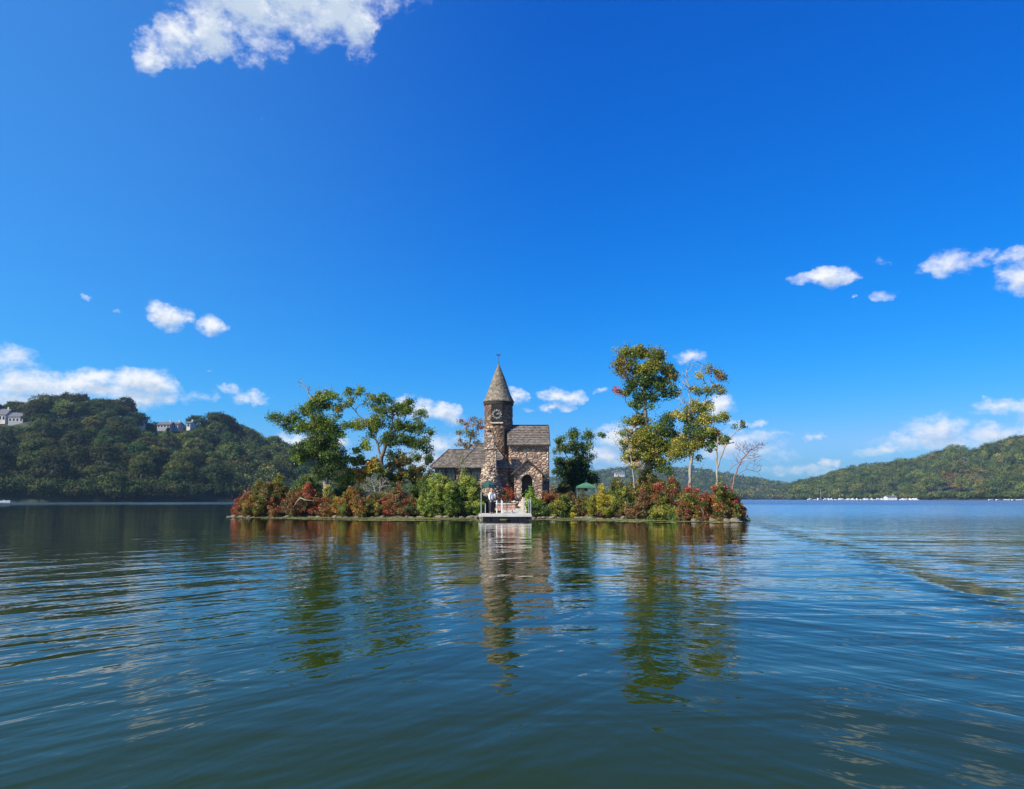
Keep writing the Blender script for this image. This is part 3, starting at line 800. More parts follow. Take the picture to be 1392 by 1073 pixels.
# nave: hip roofs, low wing, side walls
def hip(name, px0, px1, rx0, rx1, Y0, Yr, Y1, pe, pr_, parent=None):
    m_ = MB(); e = zat(pe, Y0); r = zat(pr_, Yr)
    x0, x1 = xat(px0, Y0), xat(px1, Y0); a0, a1 = xat(rx0, Yr), xat(rx1, Yr)
    P_ = [V_(x0, Y0, e), V_(x1, Y0, e), V_(x1, Y1, e), V_(x0, Y1, e), V_(a0, Yr, r), V_(a1, Yr, r)]
    m_.add(P_+[p_-Vector((0, 0, .09)) for p_ in P_[:4]], [(0,1,5,4), (1,2,5), (2,3,4,5), (3,0,4), (0,6,7,1), (1,7,8,2), (2,8,9,3), (3,9,6,0), (9,8,7,6)])
    o_ = build(m_, name, SHINGLE)
    m_ = MB()
    for k in range(1, 14):      # raised butt ends of the shingle courses on the front slope
        t = k/14; a_ = P_[0].lerp(P_[4], t); b_ = P_[1].lerp(P_[5], t)
        m_.tube([a_+Vector((0, -.01, .015)), b_+Vector((0, -.01, .015))], .02, 4)
    build(m_, 'shingle_course', SHINGLE, o_)
    m_ = MB()
    for (a_, b_) in ((0, 4), (1, 5), (4, 5)): m_.tube([P_[a_]+Vector((0, 0, .02)), P_[b_]+Vector((0, 0, .02))], .05, 6)
    build(m_, 'ridge_cap', SHINGLE, o_)
    return x0, x1, e
w0, w1, we = hip('wing_roof', 584, 645, 609, 655, 59.35, 61.4, 63.4, 634.5, 611.5)
n0, n1, ne = hip('nave_roof', 621, 693.5, 650, 670, 58.85, 60.75, 63.2, 634.8, 603.5)
mb = MB(); mb.box(V_((w0+w1)/2+.1, 61.4, (.7+we-.1)/2+.02), (w1-w0-.5, 3.3, we-.84)); build(mb, 'wing_wall', STONE_D)
mb = MB(); mb.box(V_((n0+n1)/2+.05, 61.1, (.7+ne-.1)/2), (n1-n0-.4, 3.9, ne-.82)); nw = build(mb, 'nave_wall', STONE_D)
for px_, Y_ in ((600, 59.74), (613, 59.74), (634, 59.14), (648, 59.14)):
    m_ = MB(); m_.box(V_(xat(px_, Y_), Y_, zat(645, Y_)), (.55, .07, .8)); wn = build(m_, 'window', WINM)
    m_ = MB(); c_ = V_(xat(px_, Y_), Y_-.03, zat(645, Y_))
    for dx in (-.28, 0, .28): m_.box(c_+Vector((dx, -.02, 0)), (.05, .06, .86))
    for dz in (-.41, 0, .41): m_.box(c_+Vector((0, -.018, dz)), (.60, .05, .05))
    build(m_, 'window_frame', WOOD_D, wn)
# chimney with cobbled base
CYY = 58.35; cx = xat(667.0, CYY); q_ = CYY/F
mb = MB()
def ch_box(px0, px1, py0, py1, d, jit=.02): mb.box(V_((xat(px0, CYY)+xat(px1, CYY))/2, CYY, (zat(py0, CYY)+zat(py1, CYY))/2), ((px1-px0)*q_, d, abs(zat(py0, CYY)-zat(py1, CYY))), jit=jit)
ch_box(661.5, 671.5, 590, 609, .55); ch_box(660.3, 674.6, 611.2, 640, .66); ch_box(658.5, 676, 609, 611.2, .78); ch_box(662, 667, 588, 590.1, .5)
chim = build(mb, 'chimney', STONE_C, bevel=.02)
mb = MB()
bz = 1.0; topz = zat(630, CYY); cxx = xat(666, CYY)
mb.lathe(V_(cxx, CYY+.15, 0), [(1.02, bz-.2), (.98, 1.6), (.80, 2.5), (.55, topz-.4), (.36, topz)], 24)
for k in range(300):
    t = random.random()**1.2; zz = bz+(topz-bz)*t; rr_ = np.interp(zz, [bz, 1.6, 2.5, topz-.4, topz], [1.0, .98, .80, .55, .36])
    th = random.uniform(math.pi*.95, math.pi*2.05); r1 = random.uniform(.055, .12)
    mb.blob(V_(cxx+rr_*math.cos(th), CYY+.15+rr_*math.sin(th), zz), (r1*1.2, r1*1.1, r1*.85), k, 1)
build(mb, 'cobble_base', STONE_C, chim, smooth=True)

# ------------------------------------------------------------------ steps, walls, dock
steps = empty('stone_steps', (xat(708, 56), 56, .6), 'pale stone steps climbing from the dock to the arched chapel door', 'steps')
so = Vector(steps.location)
for i in range(7):
    t = i/6; m_ = MB(); Y_ = 55.0+t*3.0; z_ = .50+t*.98; px_ = 707+t*10; wpx = 17-3*t
    m_.box(Vector((xat(px_, Y_), Y_+.3, z_-.12))-so, (wpx*Y_/F, .75, .26), jit=.02); m_.build('step', LEDGE, steps, bevel=.02)
rw = empty('retaining_wall', (xat(689, 55.6), 55.6, .4), 'low pink block retaining wall with pale capstones beside the stone steps', 'wall')
ro = Vector(rw.location)
m_ = MB()
for r_ in range(2):
    for c in range(5):
        m_.box(Vector((xat(675.5+c*5.4+(r_ % 2)*1.2, 55.6), 55.6, .60+r_*.20))-ro, (.275, .30, .19), jit=.008)
m_.build('block_course', BRICK, rw, bevel=.012)
m_ = MB()
for c in range(6): m_.box(Vector((xat(676+c*4.7, 55.6), 55.62, .99))-ro, (.245, .42, .09), jit=.015)
m_.build('capstone', LEDGE, rw, bevel=.012)
uw = empty('stone_border', (xat(688, 57.2), 57.2, .9), 'row of rough stones edging the bed in front of the chimney', 'stone border')
uo = Vector(uw.location); m_ = MB()
for c in range(9): m_.blob(Vector((xat(672+c*3.9, 57.2), 57.2+random.uniform(-.1,.1), 1.12+random.uniform(-.03,.03)))-uo, (.15, .14, .10), c+40, 1, .3)
m_.build('border_stone', LEDGE, uw, smooth=True)

DZ = .38
dock = empty('floating_dock', (xat(687, 50.3), 50.3, 0), 'white plank floating dock with rails below the chapel steps', 'dock')
do = Vector(dock.location); dw = 70*48.6/F
m_ = MB(); npl = 17
for i in range(npl): m_.box((0, -1.75+3.5*(i+.5)/npl, DZ-.02), (dw+.04, 3.5/npl-.018, .045))
m_.build('deck', DECKM, dock)
m_ = MB(); m_.box((0, -1.76, DZ-.10), (dw+.06, .06, .09)); m_.box((0, 1.76, DZ-.10), (dw+.06, .06, .13)); m_.box((-dw/2, 0, DZ-.10), (.05, 3.45, .13)); m_.box((dw/2, 0, DZ-.10), (.05, 3.45, .13))
m_.build('fascia', DECKM, dock)
for fx in (-1.18, -.62, .62, 1.14):
    m_ = MB(); m_.box((fx, -.95, .10), (.50, 1.3, .44)); m_.build('float', FLOATM, dock, bevel=.04)
for fx in (-1.1, 1.1):
    m_ = MB(); m_.box((fx, .95, .10), (.55, 1.3, .44)); m_.build('float', FLOATM, dock, bevel=.04)
m_ = MB(); m_.box((0, -.2, .16), (dw*.86, 2.6, .16)); m_.build('frame', IRON, dock)
for (px_, top, Y_, rad, m2) in ((654.3, 669, 49.2, .032, METAL), (660, 684.5, 51.2, .03, METAL), (675.6, 680, 51.3, .036, WHITE), (682.6, 680.8, 51.9, .034, WHITE), (721.5, 679, 50.4, .03, METAL), (719, 679.5, 51.6, .026, METAL), (689, 681.5, 51.95, .02, IRON)):
    p0 = Vector((xat(px_, Y_), Y_, -.3 if px_ < 656 or px_ > 721 else DZ-.02))-do; p1 = Vector((xat(px_, Y_), Y_, zat(top, Y_)))-do
    m_ = MB(); m_.tube([p0, p1], rad, 8); m_.build('post', m2, dock)
gang = empty('gangway', (xat(697, 53.3), 53.3, 0), 'short white gangway from the dock up to the steps', 'gangway')
go_ = Vector(gang.location)
m_ = MB()
for i in range(12):
    t = (i+.5)/12; m_.box((0, -1.25+2.5*t, DZ+.01+t*.16), (1.65, .19, .05))
m_.build('deck', DECKM, gang)
for sx_ in (-.8, .8):
    m_ = MB(); m_.tube([(sx_, -1.2, DZ+.05), (sx_, -1.2, DZ+.85), (sx_, 1.2, DZ+1.0), (sx_, 1.2, DZ+.2)], .022, 6); m_.tube([(sx_, -1.2, DZ+.45), (sx_, 1.2, DZ+.6)], .015, 6)
    m_.build('handrail', METAL, gang)

# parasol behind the person, garden tent on the right
pc = at(664.8, 655, 56.0); pg = isl_h(pc.x, pc.y)
par_ = empty('parasol', (pc.x, pc.y, pg), 'dark green parasol with drooping canopy in front of the chimney base', 'parasol')
m_ = MB(); m_.tube([(0, 0, 0), (0, 0, pc.z-pg+.05)], .024, 8); m_.build('pole', METAL, par_)
m_ = MB(); rim = .56; zt = zat(653.5, 56)-pg; zb = zat(661, 56)-pg
vs = [(0, 0, zt)]
for ring, (rr_, zz) in enumerate(((.25, zt-.10), (rim, zb+.10), (rim*1.0, zb-.10))):
    for k in range(16):
        t = 2*math.pi*k/16; sc_ = (1.0 if k % 2 == 0 else .93); vs.append((rr_*sc_*math.cos(t), rr_*sc_*math.sin(t), zz-(.03 if k % 2 and ring else 0)))
fs = [(0, 1+k, 1+(k+1) % 16) for k in range(16)]
for r_ in range(2): fs += [(1+r_*16+k, 17+r_*16+k, 17+r_*16+(k+1) % 16, 1+r_*16+(k+1) % 16) for k in range(16)]
m_.add(vs, fs); cno = m_.build('canopy', GREENC, par_); sd = cno.modifiers.new('thickness', 'SOLIDIFY'); sd.thickness = .012
m_ = MB(); m_.lathe((0, 0, zt), [(.02, 0), (.035, .04), (.005, .10)], 8); m_.build('finial', METAL, par_)
tcn = at(796, 662, 62); tg = isl_h(tcn.x, tcn.y)
tent = empty('canopy_tent', (tcn.x, tcn.y, tg), 'pale green canopy tent half hidden behind yellow shrubs', 'canopy tent')
hw = 13.0*62/F; zt = zat(655.5, 62)-tg; ze = zat(661.5, 62)-tg
m_ = MB(); cor = [(-hw, -hw), (hw, -hw), (hw, hw), (-hw, hw)]
m_.add([(0, 0, zt)]+[(x_, y_, ze) for x_, y_ in cor]+[(x_*1.005, y_*1.005, ze-.14) for x_, y_ in cor], [(0,1,2),(0,2,3),(0,3,4),(0,4,1)]+[(1+k, 5+k, 5+(k+1) % 4, 1+(k+1) % 4) for k in range(4)])
cno = m_.build('canopy', GREENT, tent); sd = cno.modifiers.new('thickness', 'SOLIDIFY'); sd.thickness = .01
for x_, y_ in cor:
    m_ = MB(); m_.tube([(x_*.97, y_*.97, 0), (x_*.97, y_*.97, ze-.02)], .02, 6); m_.build('leg', METAL, tent)

# ------------------------------------------------------------------ person on the dock
def skin_mesh(name, chains, mat, parent, sub=2, root=0):
    """chains: list of lists of (x,y,z,r[,r2]); chain starts closer than 1 mm to an existing point join it"""
    bm = bmesh.new(); sk = bm.verts.layers.skin.verify(); vs = []
    def getv(q):
        for v in bm.verts:
            if (v.co-Vector(q[:3])).length < .001: return v
        v = bm.verts.new(q[:3]); r2 = q[4] if len(q) > 4 else q[3]; v[sk].radius = (q[3], r2); return v
    for ch in chains:
        prev = None
        for q in ch:
            v = getv(q)
            if prev is not None and not bm.edges.get((prev, v)): bm.edges.new((prev, v))
            prev = v
    bm.verts.ensure_lookup_table(); bm.verts[root][sk].use_root = True
    me = bpy.data.meshes.new(name); bm.to_mesh(me); bm.free(); me.materials.append(mat)
    o = link(name, me, parent); m1 = o.modifiers.new('skin', 'SKIN'); m1.use_smooth_shade = True
    m2 = o.modifiers.new('subsurf', 'SUBSURF'); m2.levels = sub; m2.render_levels = sub
    return o
pp_ = Vector((xat(668.3, 50.9), 50.9, DZ+.005))
pers = empty('person', pp_, 'person in white shirt and dark trousers standing on the dock, hand at face', 'person', rz=R(50))
# local axes: faces -Y; x to the person's left
def fingers(c, d, sidev, curl):
    out = []; d = Vector(d).normalized(); sidev = Vector(sidev).normalized(); curl = Vector(curl)
    for k, L_ in enumerate((.070, .080, .075, .058)):
        b_ = c+sidev*(.030-.02*k); p1 = b_+d*L_*.5+curl*.010; p2 = b_+d*L_*.8+curl*.028
        out.append([(*c, .022, .015), (*b_, .011), (*p1, .0085), (*p2, .007)])
    t0 = c+sidev*.03-d*.03; out.append([(*c, .022, .015), (*t0, .012), (*(t0+sidev*.028+d*.03), .009), (*(t0+sidev*.035+d*.055), .008)])
    return out
pel = (0, 0, .90, .125, .095)
spine = [pel, (0, -.01, 1.05, .115, .085), (0, 0, 1.22, .135, .09), (0, .01, 1.34, .12, .08), (0, .0, 1.42, .05, .05), (0, -.01, 1.47, .05, .052), (0, -.02, 1.53, .072, .085), (0, -.02, 1.60, .074, .09), (0, -.01, 1.655, .045, .055)]
rs = (-.165, .01, 1.33, .05); re_ = (-.215, .02, 1.07, .036); rw_ = (-.205, -.06, .86, .024); rh = Vector((-.20, -.085, .80))
ls = (.165, .01, 1.33, .05); le = (.20, -.10, 1.11, .036); lw = (.10, -.20, 1.33, .024); lh = Vector((.075, -.175, 1.40))
chains = [spine, [(0, .01, 1.34, .12, .08), rs, re_, rw_, (*rh, .022, .015)], [(0, .01, 1.34, .12, .08), ls, le, lw, (*lh, .022, .015)],
          [pel, (-.085, 0, .82, .085), (-.10, -.01, .48, .055), (-.10, .02, .10, .036), (-.10, .02, .05, .036), (-.11, -.13, .03, .028)],
          [pel, (.085, 0, .82, .085), (.10, -.03, .48, .055), (.11, .0, .10, .036), (.11, 0, .05, .036), (.13, -.15, .03, .028)]]
chains += fingers(rh, (.05, -.1, -1), (.5, -1, 0), (.3, 0, 0)) + fingers(lh, (-.2, .3, 1), (.3, .1, 0), (0, .2, 0))
skin_mesh('body', chains, SKIN, pers)
skin_mesh('shirt', [[(0, 0, .88, .145, .115), (0, -.01, 1.05, .135, .10), (0, 0, 1.22, .15, .105), (0, .01, 1.345, .132, .09), (0, .005, 1.40, .065, .06)],
                    [(0, .01, 1.345, .132, .09), (-.17, .01, 1.33, .066), (-.215, .02, 1.07, .054), (-.207, -.045, .90, .042)],
                    [(0, .01, 1.345, .132, .09), (.17, .01, 1.33, .066), (.20, -.10, 1.11, .054), (.12, -.18, 1.29, .042)]], SHIRT, pers)
skin_mesh('trousers', [[(0, 0, .90, .135, .105), (-.088, 0, .80, .098), (-.10, -.01, .48, .070), (-.10, .02, .10, .055)], [(0, 0, .90, .135, .105), (.088, 0, .80, .098), (.10, -.03, .48, .070), (.11, 0, .10, .055)]], TROUS, pers)
m_ = MB(); m_.blob((0, .012, 1.60), (.092, .098, .098), 5, 2, .05); m_.blob((0, .075, 1.46), (.082, .045, .15), 6, 2, .08)
m_.build('hair', HAIR, pers, smooth=True)
m_ = MB(); m_.blob((0, -.112, 1.565), (.013, .02, .02), 1, 1, .05); m_.build('nose', SKIN, pers, smooth=True)
for ex_ in (-.09, .09):
    m_ = MB(); m_.blob((ex_, -.01, 1.565), (.012, .02, .03), 2, 1, .05); m_.build('ear', SKIN, pers, smooth=True)
for ex_ in (-.03, .03):
    m_ = MB(); m_.blob((ex_, -.098, 1.592), (.012, .008, .007), 1, 1, .02); m_.build('eye', IRON, pers, smooth=True)
m_ = MB(); m_.blob((0, -.10, 1.528), (.022, .01, .006), 1, 1, .02); m_.build('mouth', BOATR, pers, smooth=True)
for sx_, fy in ((-.105, -.06), (.12, -.08)):
    m_ = MB(); m_.blob((sx_, fy, .035), (.045, .13, .04), 8, 2, .05); m_.build('shoe', SHOE, pers, smooth=True)

# ------------------------------------------------------------------ island trees (traced crowns)
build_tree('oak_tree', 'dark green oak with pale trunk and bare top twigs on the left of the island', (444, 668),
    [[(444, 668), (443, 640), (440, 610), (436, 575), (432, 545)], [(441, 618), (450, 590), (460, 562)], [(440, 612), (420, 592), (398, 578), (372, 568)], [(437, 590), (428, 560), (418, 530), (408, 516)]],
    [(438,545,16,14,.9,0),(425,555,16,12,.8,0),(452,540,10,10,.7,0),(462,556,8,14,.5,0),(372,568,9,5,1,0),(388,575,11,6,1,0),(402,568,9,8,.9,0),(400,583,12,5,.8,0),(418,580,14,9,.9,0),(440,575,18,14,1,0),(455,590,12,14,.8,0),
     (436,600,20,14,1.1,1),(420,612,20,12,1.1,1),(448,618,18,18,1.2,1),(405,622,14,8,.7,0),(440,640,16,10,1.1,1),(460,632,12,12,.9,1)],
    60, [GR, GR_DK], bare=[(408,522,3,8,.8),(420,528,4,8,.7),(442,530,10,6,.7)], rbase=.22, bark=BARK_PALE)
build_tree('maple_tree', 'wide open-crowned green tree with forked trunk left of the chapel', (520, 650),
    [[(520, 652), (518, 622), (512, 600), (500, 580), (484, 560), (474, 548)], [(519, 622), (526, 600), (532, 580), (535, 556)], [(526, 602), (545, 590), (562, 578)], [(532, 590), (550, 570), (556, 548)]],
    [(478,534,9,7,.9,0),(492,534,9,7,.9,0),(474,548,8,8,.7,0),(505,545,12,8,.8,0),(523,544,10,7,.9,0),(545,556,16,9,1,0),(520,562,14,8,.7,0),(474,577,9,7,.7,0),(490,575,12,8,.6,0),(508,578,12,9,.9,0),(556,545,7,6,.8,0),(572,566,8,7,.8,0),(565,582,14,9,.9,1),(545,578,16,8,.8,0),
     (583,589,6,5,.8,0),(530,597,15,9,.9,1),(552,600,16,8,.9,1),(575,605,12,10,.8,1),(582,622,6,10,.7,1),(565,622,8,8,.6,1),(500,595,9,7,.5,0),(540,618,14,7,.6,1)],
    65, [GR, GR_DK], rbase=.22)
build_tree('autumn_tree', 'orange and red autumn tree rising behind the low chapel roof', (636, 640),
    [[(636, 640), (637, 610), (640, 590)]], [(630,577,9,6,1,0),(643,574,9,6,1,0),(652,580,7,8,.9,0),(625,586,6,5,.8,0),(640,589,12,7,.9,1),(650,597,8,7,.9,1),(630,603,11,6,.9,2),(644,606,12,6,.9,2)],
    76, [[(2,(.20,.08,.05)),(2,(.15,.12,.05)),(1,(.22,.12,.06))], [(2,(.12,.12,.045)),(1,(.17,.12,.05))], [(2,(.2,.12,.05)),(1,(.14,.12,.05))]], rbase=.16, crad=.34, leaf=.075, spacing=.58, per=60)
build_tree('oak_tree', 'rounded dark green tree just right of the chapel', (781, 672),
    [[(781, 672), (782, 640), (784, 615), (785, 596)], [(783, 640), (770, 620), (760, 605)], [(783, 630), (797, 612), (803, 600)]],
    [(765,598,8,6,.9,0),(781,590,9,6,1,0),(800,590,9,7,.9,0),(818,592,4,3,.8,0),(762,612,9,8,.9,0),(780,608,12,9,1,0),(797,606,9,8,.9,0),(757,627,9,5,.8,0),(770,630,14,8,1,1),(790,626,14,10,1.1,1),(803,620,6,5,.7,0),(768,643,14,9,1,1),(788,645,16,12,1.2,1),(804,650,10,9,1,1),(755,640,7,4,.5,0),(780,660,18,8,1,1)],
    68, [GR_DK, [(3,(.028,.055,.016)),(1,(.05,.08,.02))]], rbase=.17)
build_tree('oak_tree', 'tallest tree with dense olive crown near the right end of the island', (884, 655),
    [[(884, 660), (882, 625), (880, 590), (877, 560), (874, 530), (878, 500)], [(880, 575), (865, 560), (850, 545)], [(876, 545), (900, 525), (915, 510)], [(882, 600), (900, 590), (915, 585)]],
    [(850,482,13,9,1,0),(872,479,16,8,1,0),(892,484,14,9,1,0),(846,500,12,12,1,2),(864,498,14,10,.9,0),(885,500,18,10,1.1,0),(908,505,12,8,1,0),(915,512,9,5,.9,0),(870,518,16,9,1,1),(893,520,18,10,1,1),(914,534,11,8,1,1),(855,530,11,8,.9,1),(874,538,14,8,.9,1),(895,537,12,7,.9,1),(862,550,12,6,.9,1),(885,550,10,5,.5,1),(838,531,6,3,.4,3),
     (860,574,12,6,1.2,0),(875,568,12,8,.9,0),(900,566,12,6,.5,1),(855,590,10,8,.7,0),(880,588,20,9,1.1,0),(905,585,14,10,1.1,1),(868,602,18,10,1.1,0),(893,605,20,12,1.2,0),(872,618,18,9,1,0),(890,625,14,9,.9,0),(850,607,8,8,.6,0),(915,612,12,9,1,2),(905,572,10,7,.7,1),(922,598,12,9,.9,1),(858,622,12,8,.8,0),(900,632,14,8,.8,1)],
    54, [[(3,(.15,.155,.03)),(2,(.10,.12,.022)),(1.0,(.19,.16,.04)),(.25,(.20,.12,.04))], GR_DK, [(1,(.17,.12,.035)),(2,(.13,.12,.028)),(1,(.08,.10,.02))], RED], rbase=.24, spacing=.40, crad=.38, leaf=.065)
build_tree('birch_tree', 'pale-trunked olive tree with thin bare upper branches beside the tallest tree', (937, 660),
    [[(937, 664), (938, 640), (941, 618), (938, 590), (936, 560), (938, 530)], [(939, 600), (950, 575), (958, 545), (972, 515)], [(938, 600), (925, 580), (918, 560)]],
    [(960,503,7,4,.9,1),(975,509,9,4,.9,1),(984,513,4,3,.6,1),(975,530,10,5,.8,1),(948,512,10,6,.35,0),(940,530,8,8,.25,0),(960,530,12,8,.35,0),
     (945,553,14,7,.8,0),(962,552,10,6,.8,0),(920,565,9,6,.7,0),(938,568,14,8,1,0),(960,570,16,8,1,0),(980,568,10,5,.8,0),(948,588,18,8,.9,2),(970,592,12,7,.8,2),(925,600,12,8,.9,0),(942,604,16,7,.9,0),(962,603,12,6,.7,2),(918,620,10,6,.6,0),(950,620,9,5,.5,2),(930,612,14,7,1,0),(960,588,14,9,.8,0),(940,582,12,9,.8,2),(975,600,12,8,.7,0),(905,640,10,6,.5,2)],
    52, [[(3,(.19,.185,.045)),(2,(.25,.21,.06)),(1,(.11,.13,.03))], [(1.4,(.19,.12,.05)),(2,(.13,.12,.035))], GR_DK],
    bare=[(930,515,10,14,.25),(945,500,14,10,.25),(960,520,12,10,.2),(925,540,8,14,.25),(935,495,9,6,.3),(955,628,8,8,.3)], rbase=.12, bark=BARK_PALE, leaf=.065, spacing=.38, crad=.36, per=110)
build_tree('sapling', 'two thin leaning trunks with few leaves right of the birch', (972, 665),
    [[(972, 668), (975, 640), (974, 612), (976, 590)], [(973, 650), (978, 625), (987, 604), (996, 592), (1008, 582)]],
    [(1003,582,7,5,.7,0),(1011,577,5,4,.7,0),(990,597,8,4,.6,0),(975,585,5,6,.3,1),(965,610,7,5,.3,0)], 50, [GR_DK, [(2,(.22,.09,.04)),(1,(.12,.11,.04))]],
    bare=[(990,600,12,8,.25),(975,600,6,12,.25)], rbase=.07, bark=BARK_PALE, crad=.22, spacing=.4, per=45, power=.4, group=None)
build_tree('bare_tree', 'leaning reddish bare tree with drooping branch at the right tip of the island', (998, 668),
    [[(990, 672), (998, 648), (1008, 625), (1020, 612), (1036, 603)], [(993, 662), (988, 645), (996, 634), (1006, 629)], [(998, 647), (1015, 638), (1030, 642), (1037, 652), (1043, 665)]],
    [(1012,612,5,5,.2,0)], 50, [[(1,(.30,.10,.09))]], bare=[(1008,606,11,8,1.2),(1028,606,14,7,1.5),(1025,620,12,9,1.2),(1012,627,8,9,.8),(1030,634,9,6,.6),(1044,662,3,6,.5),(1038,602,7,4,1.3),(1000,622,8,9,.6)],
    rbase=.055, bark=TWIG_RED, per=14, crad=.2, leaf=.05, spacing=.34, power=.6, rtip=.006, trunkname='trunk')
build_tree('dead_tree', 'cream and pink half-withered small tree against the sky left of the tallest trunk', (866, 664),
    [[(866, 668), (860, 640), (856, 615)]], [(853,600,7,6,.5,0),(860,612,10,7,.7,0),(852,622,8,7,.8,0),(866,628,10,8,.8,0),(858,636,8,6,.9,1)], 53, [PALE, YEL], rbase=.05, bark=BARK_PALE, crad=.2, leaf=.06, spacing=.36, per=38)
build_tree('small_tree', 'gold and light green small tree between the oak and the maple', (486, 676),
    [[(486, 680), (488, 655), (492, 635)], [(487, 665), (475, 645)], [(488, 655), (505, 640)]],
    [(482,612,10,7,.8,1),(498,606,10,7,.7,1),(470,630,10,9,1,1),(488,628,12,8,1,0),(505,632,12,8,1,2),(478,648,11,8,1,1),(492,645,12,8,1,2),(510,640,10,7,.8,0),(466,655,8,8,.9,1)],
    61, [GR_YL, GR_LT, [(3,(.34,.20,.04)),(2,(.24,.19,.03)),(1,(.14,.15,.03))]], rbase=.08, crad=.3, leaf=.085)
build_tree('small_tree', 'olive bushy tree behind the brown shrubs left of the big light green bushes', (546, 672),
    [[(546, 676), (546, 650), (544, 635)]], [(530,632,13,8,1,0),(548,628,13,8,1,0),(562,640,13,9,1,1),(540,648,16,9,1,0),(525,650,10,8,.9,1),(570,652,12,10,1,1),(582,648,12,9,.9,1)],
    63, [OLIVE, [(2,(.07,.08,.022)),(1,(.11,.10,.03))]], rbase=.09, crad=.3)
build_tree('conifer', 'thin young larch in front of the low wing roof', (628, 660),
    [[(628, 664), (628, 640), (628, 612)]], [(628,613,1.5,5,.8,0),(628,625,4,6,.8,0),(628,638,6,7,.9,0),(628,650,8,8,.9,0)], 57.5, [[(2,(.11,.12,.05)),(1,(.15,.15,.07))]], rbase=.05, crad=.18, leaf=.045, spacing=.3, per=30)
build_tree('dead_tree', 'grey leafless tangle of branches above the brown shrubs left of centre', (512, 680),
    [[(512, 682), (510, 668), (506, 656), (498, 650)], [(512, 676), (520, 660), (526, 650)]], [(514,660,4,4,.2,0)], 58.5, [BRN], bare=[(505,652,10,7,.9),(520,656,12,9,.9),(530,664,8,8,.8),(500,664,8,6,.7)], rbase=.06, bark=BARK_PALE, per=8, crad=.2, leaf=.05, spacing=.34, power=.6)
build_tree('sapling', 'bright green sapling in front of the porch beside the dock', (724, 690),
    [[(724, 694), (725, 680), (724, 664)]], [(724,666,3.5,4,1.2,0),(721,675,6,5,1.2,0),(728,680,6,6,1,0),(718,686,6,5,1,0),(729,690,8,6,1,0)], 54.6, [BRT], rbase=.03, crad=.2, leaf=.065, spacing=.26, per=46, cat='sapling')

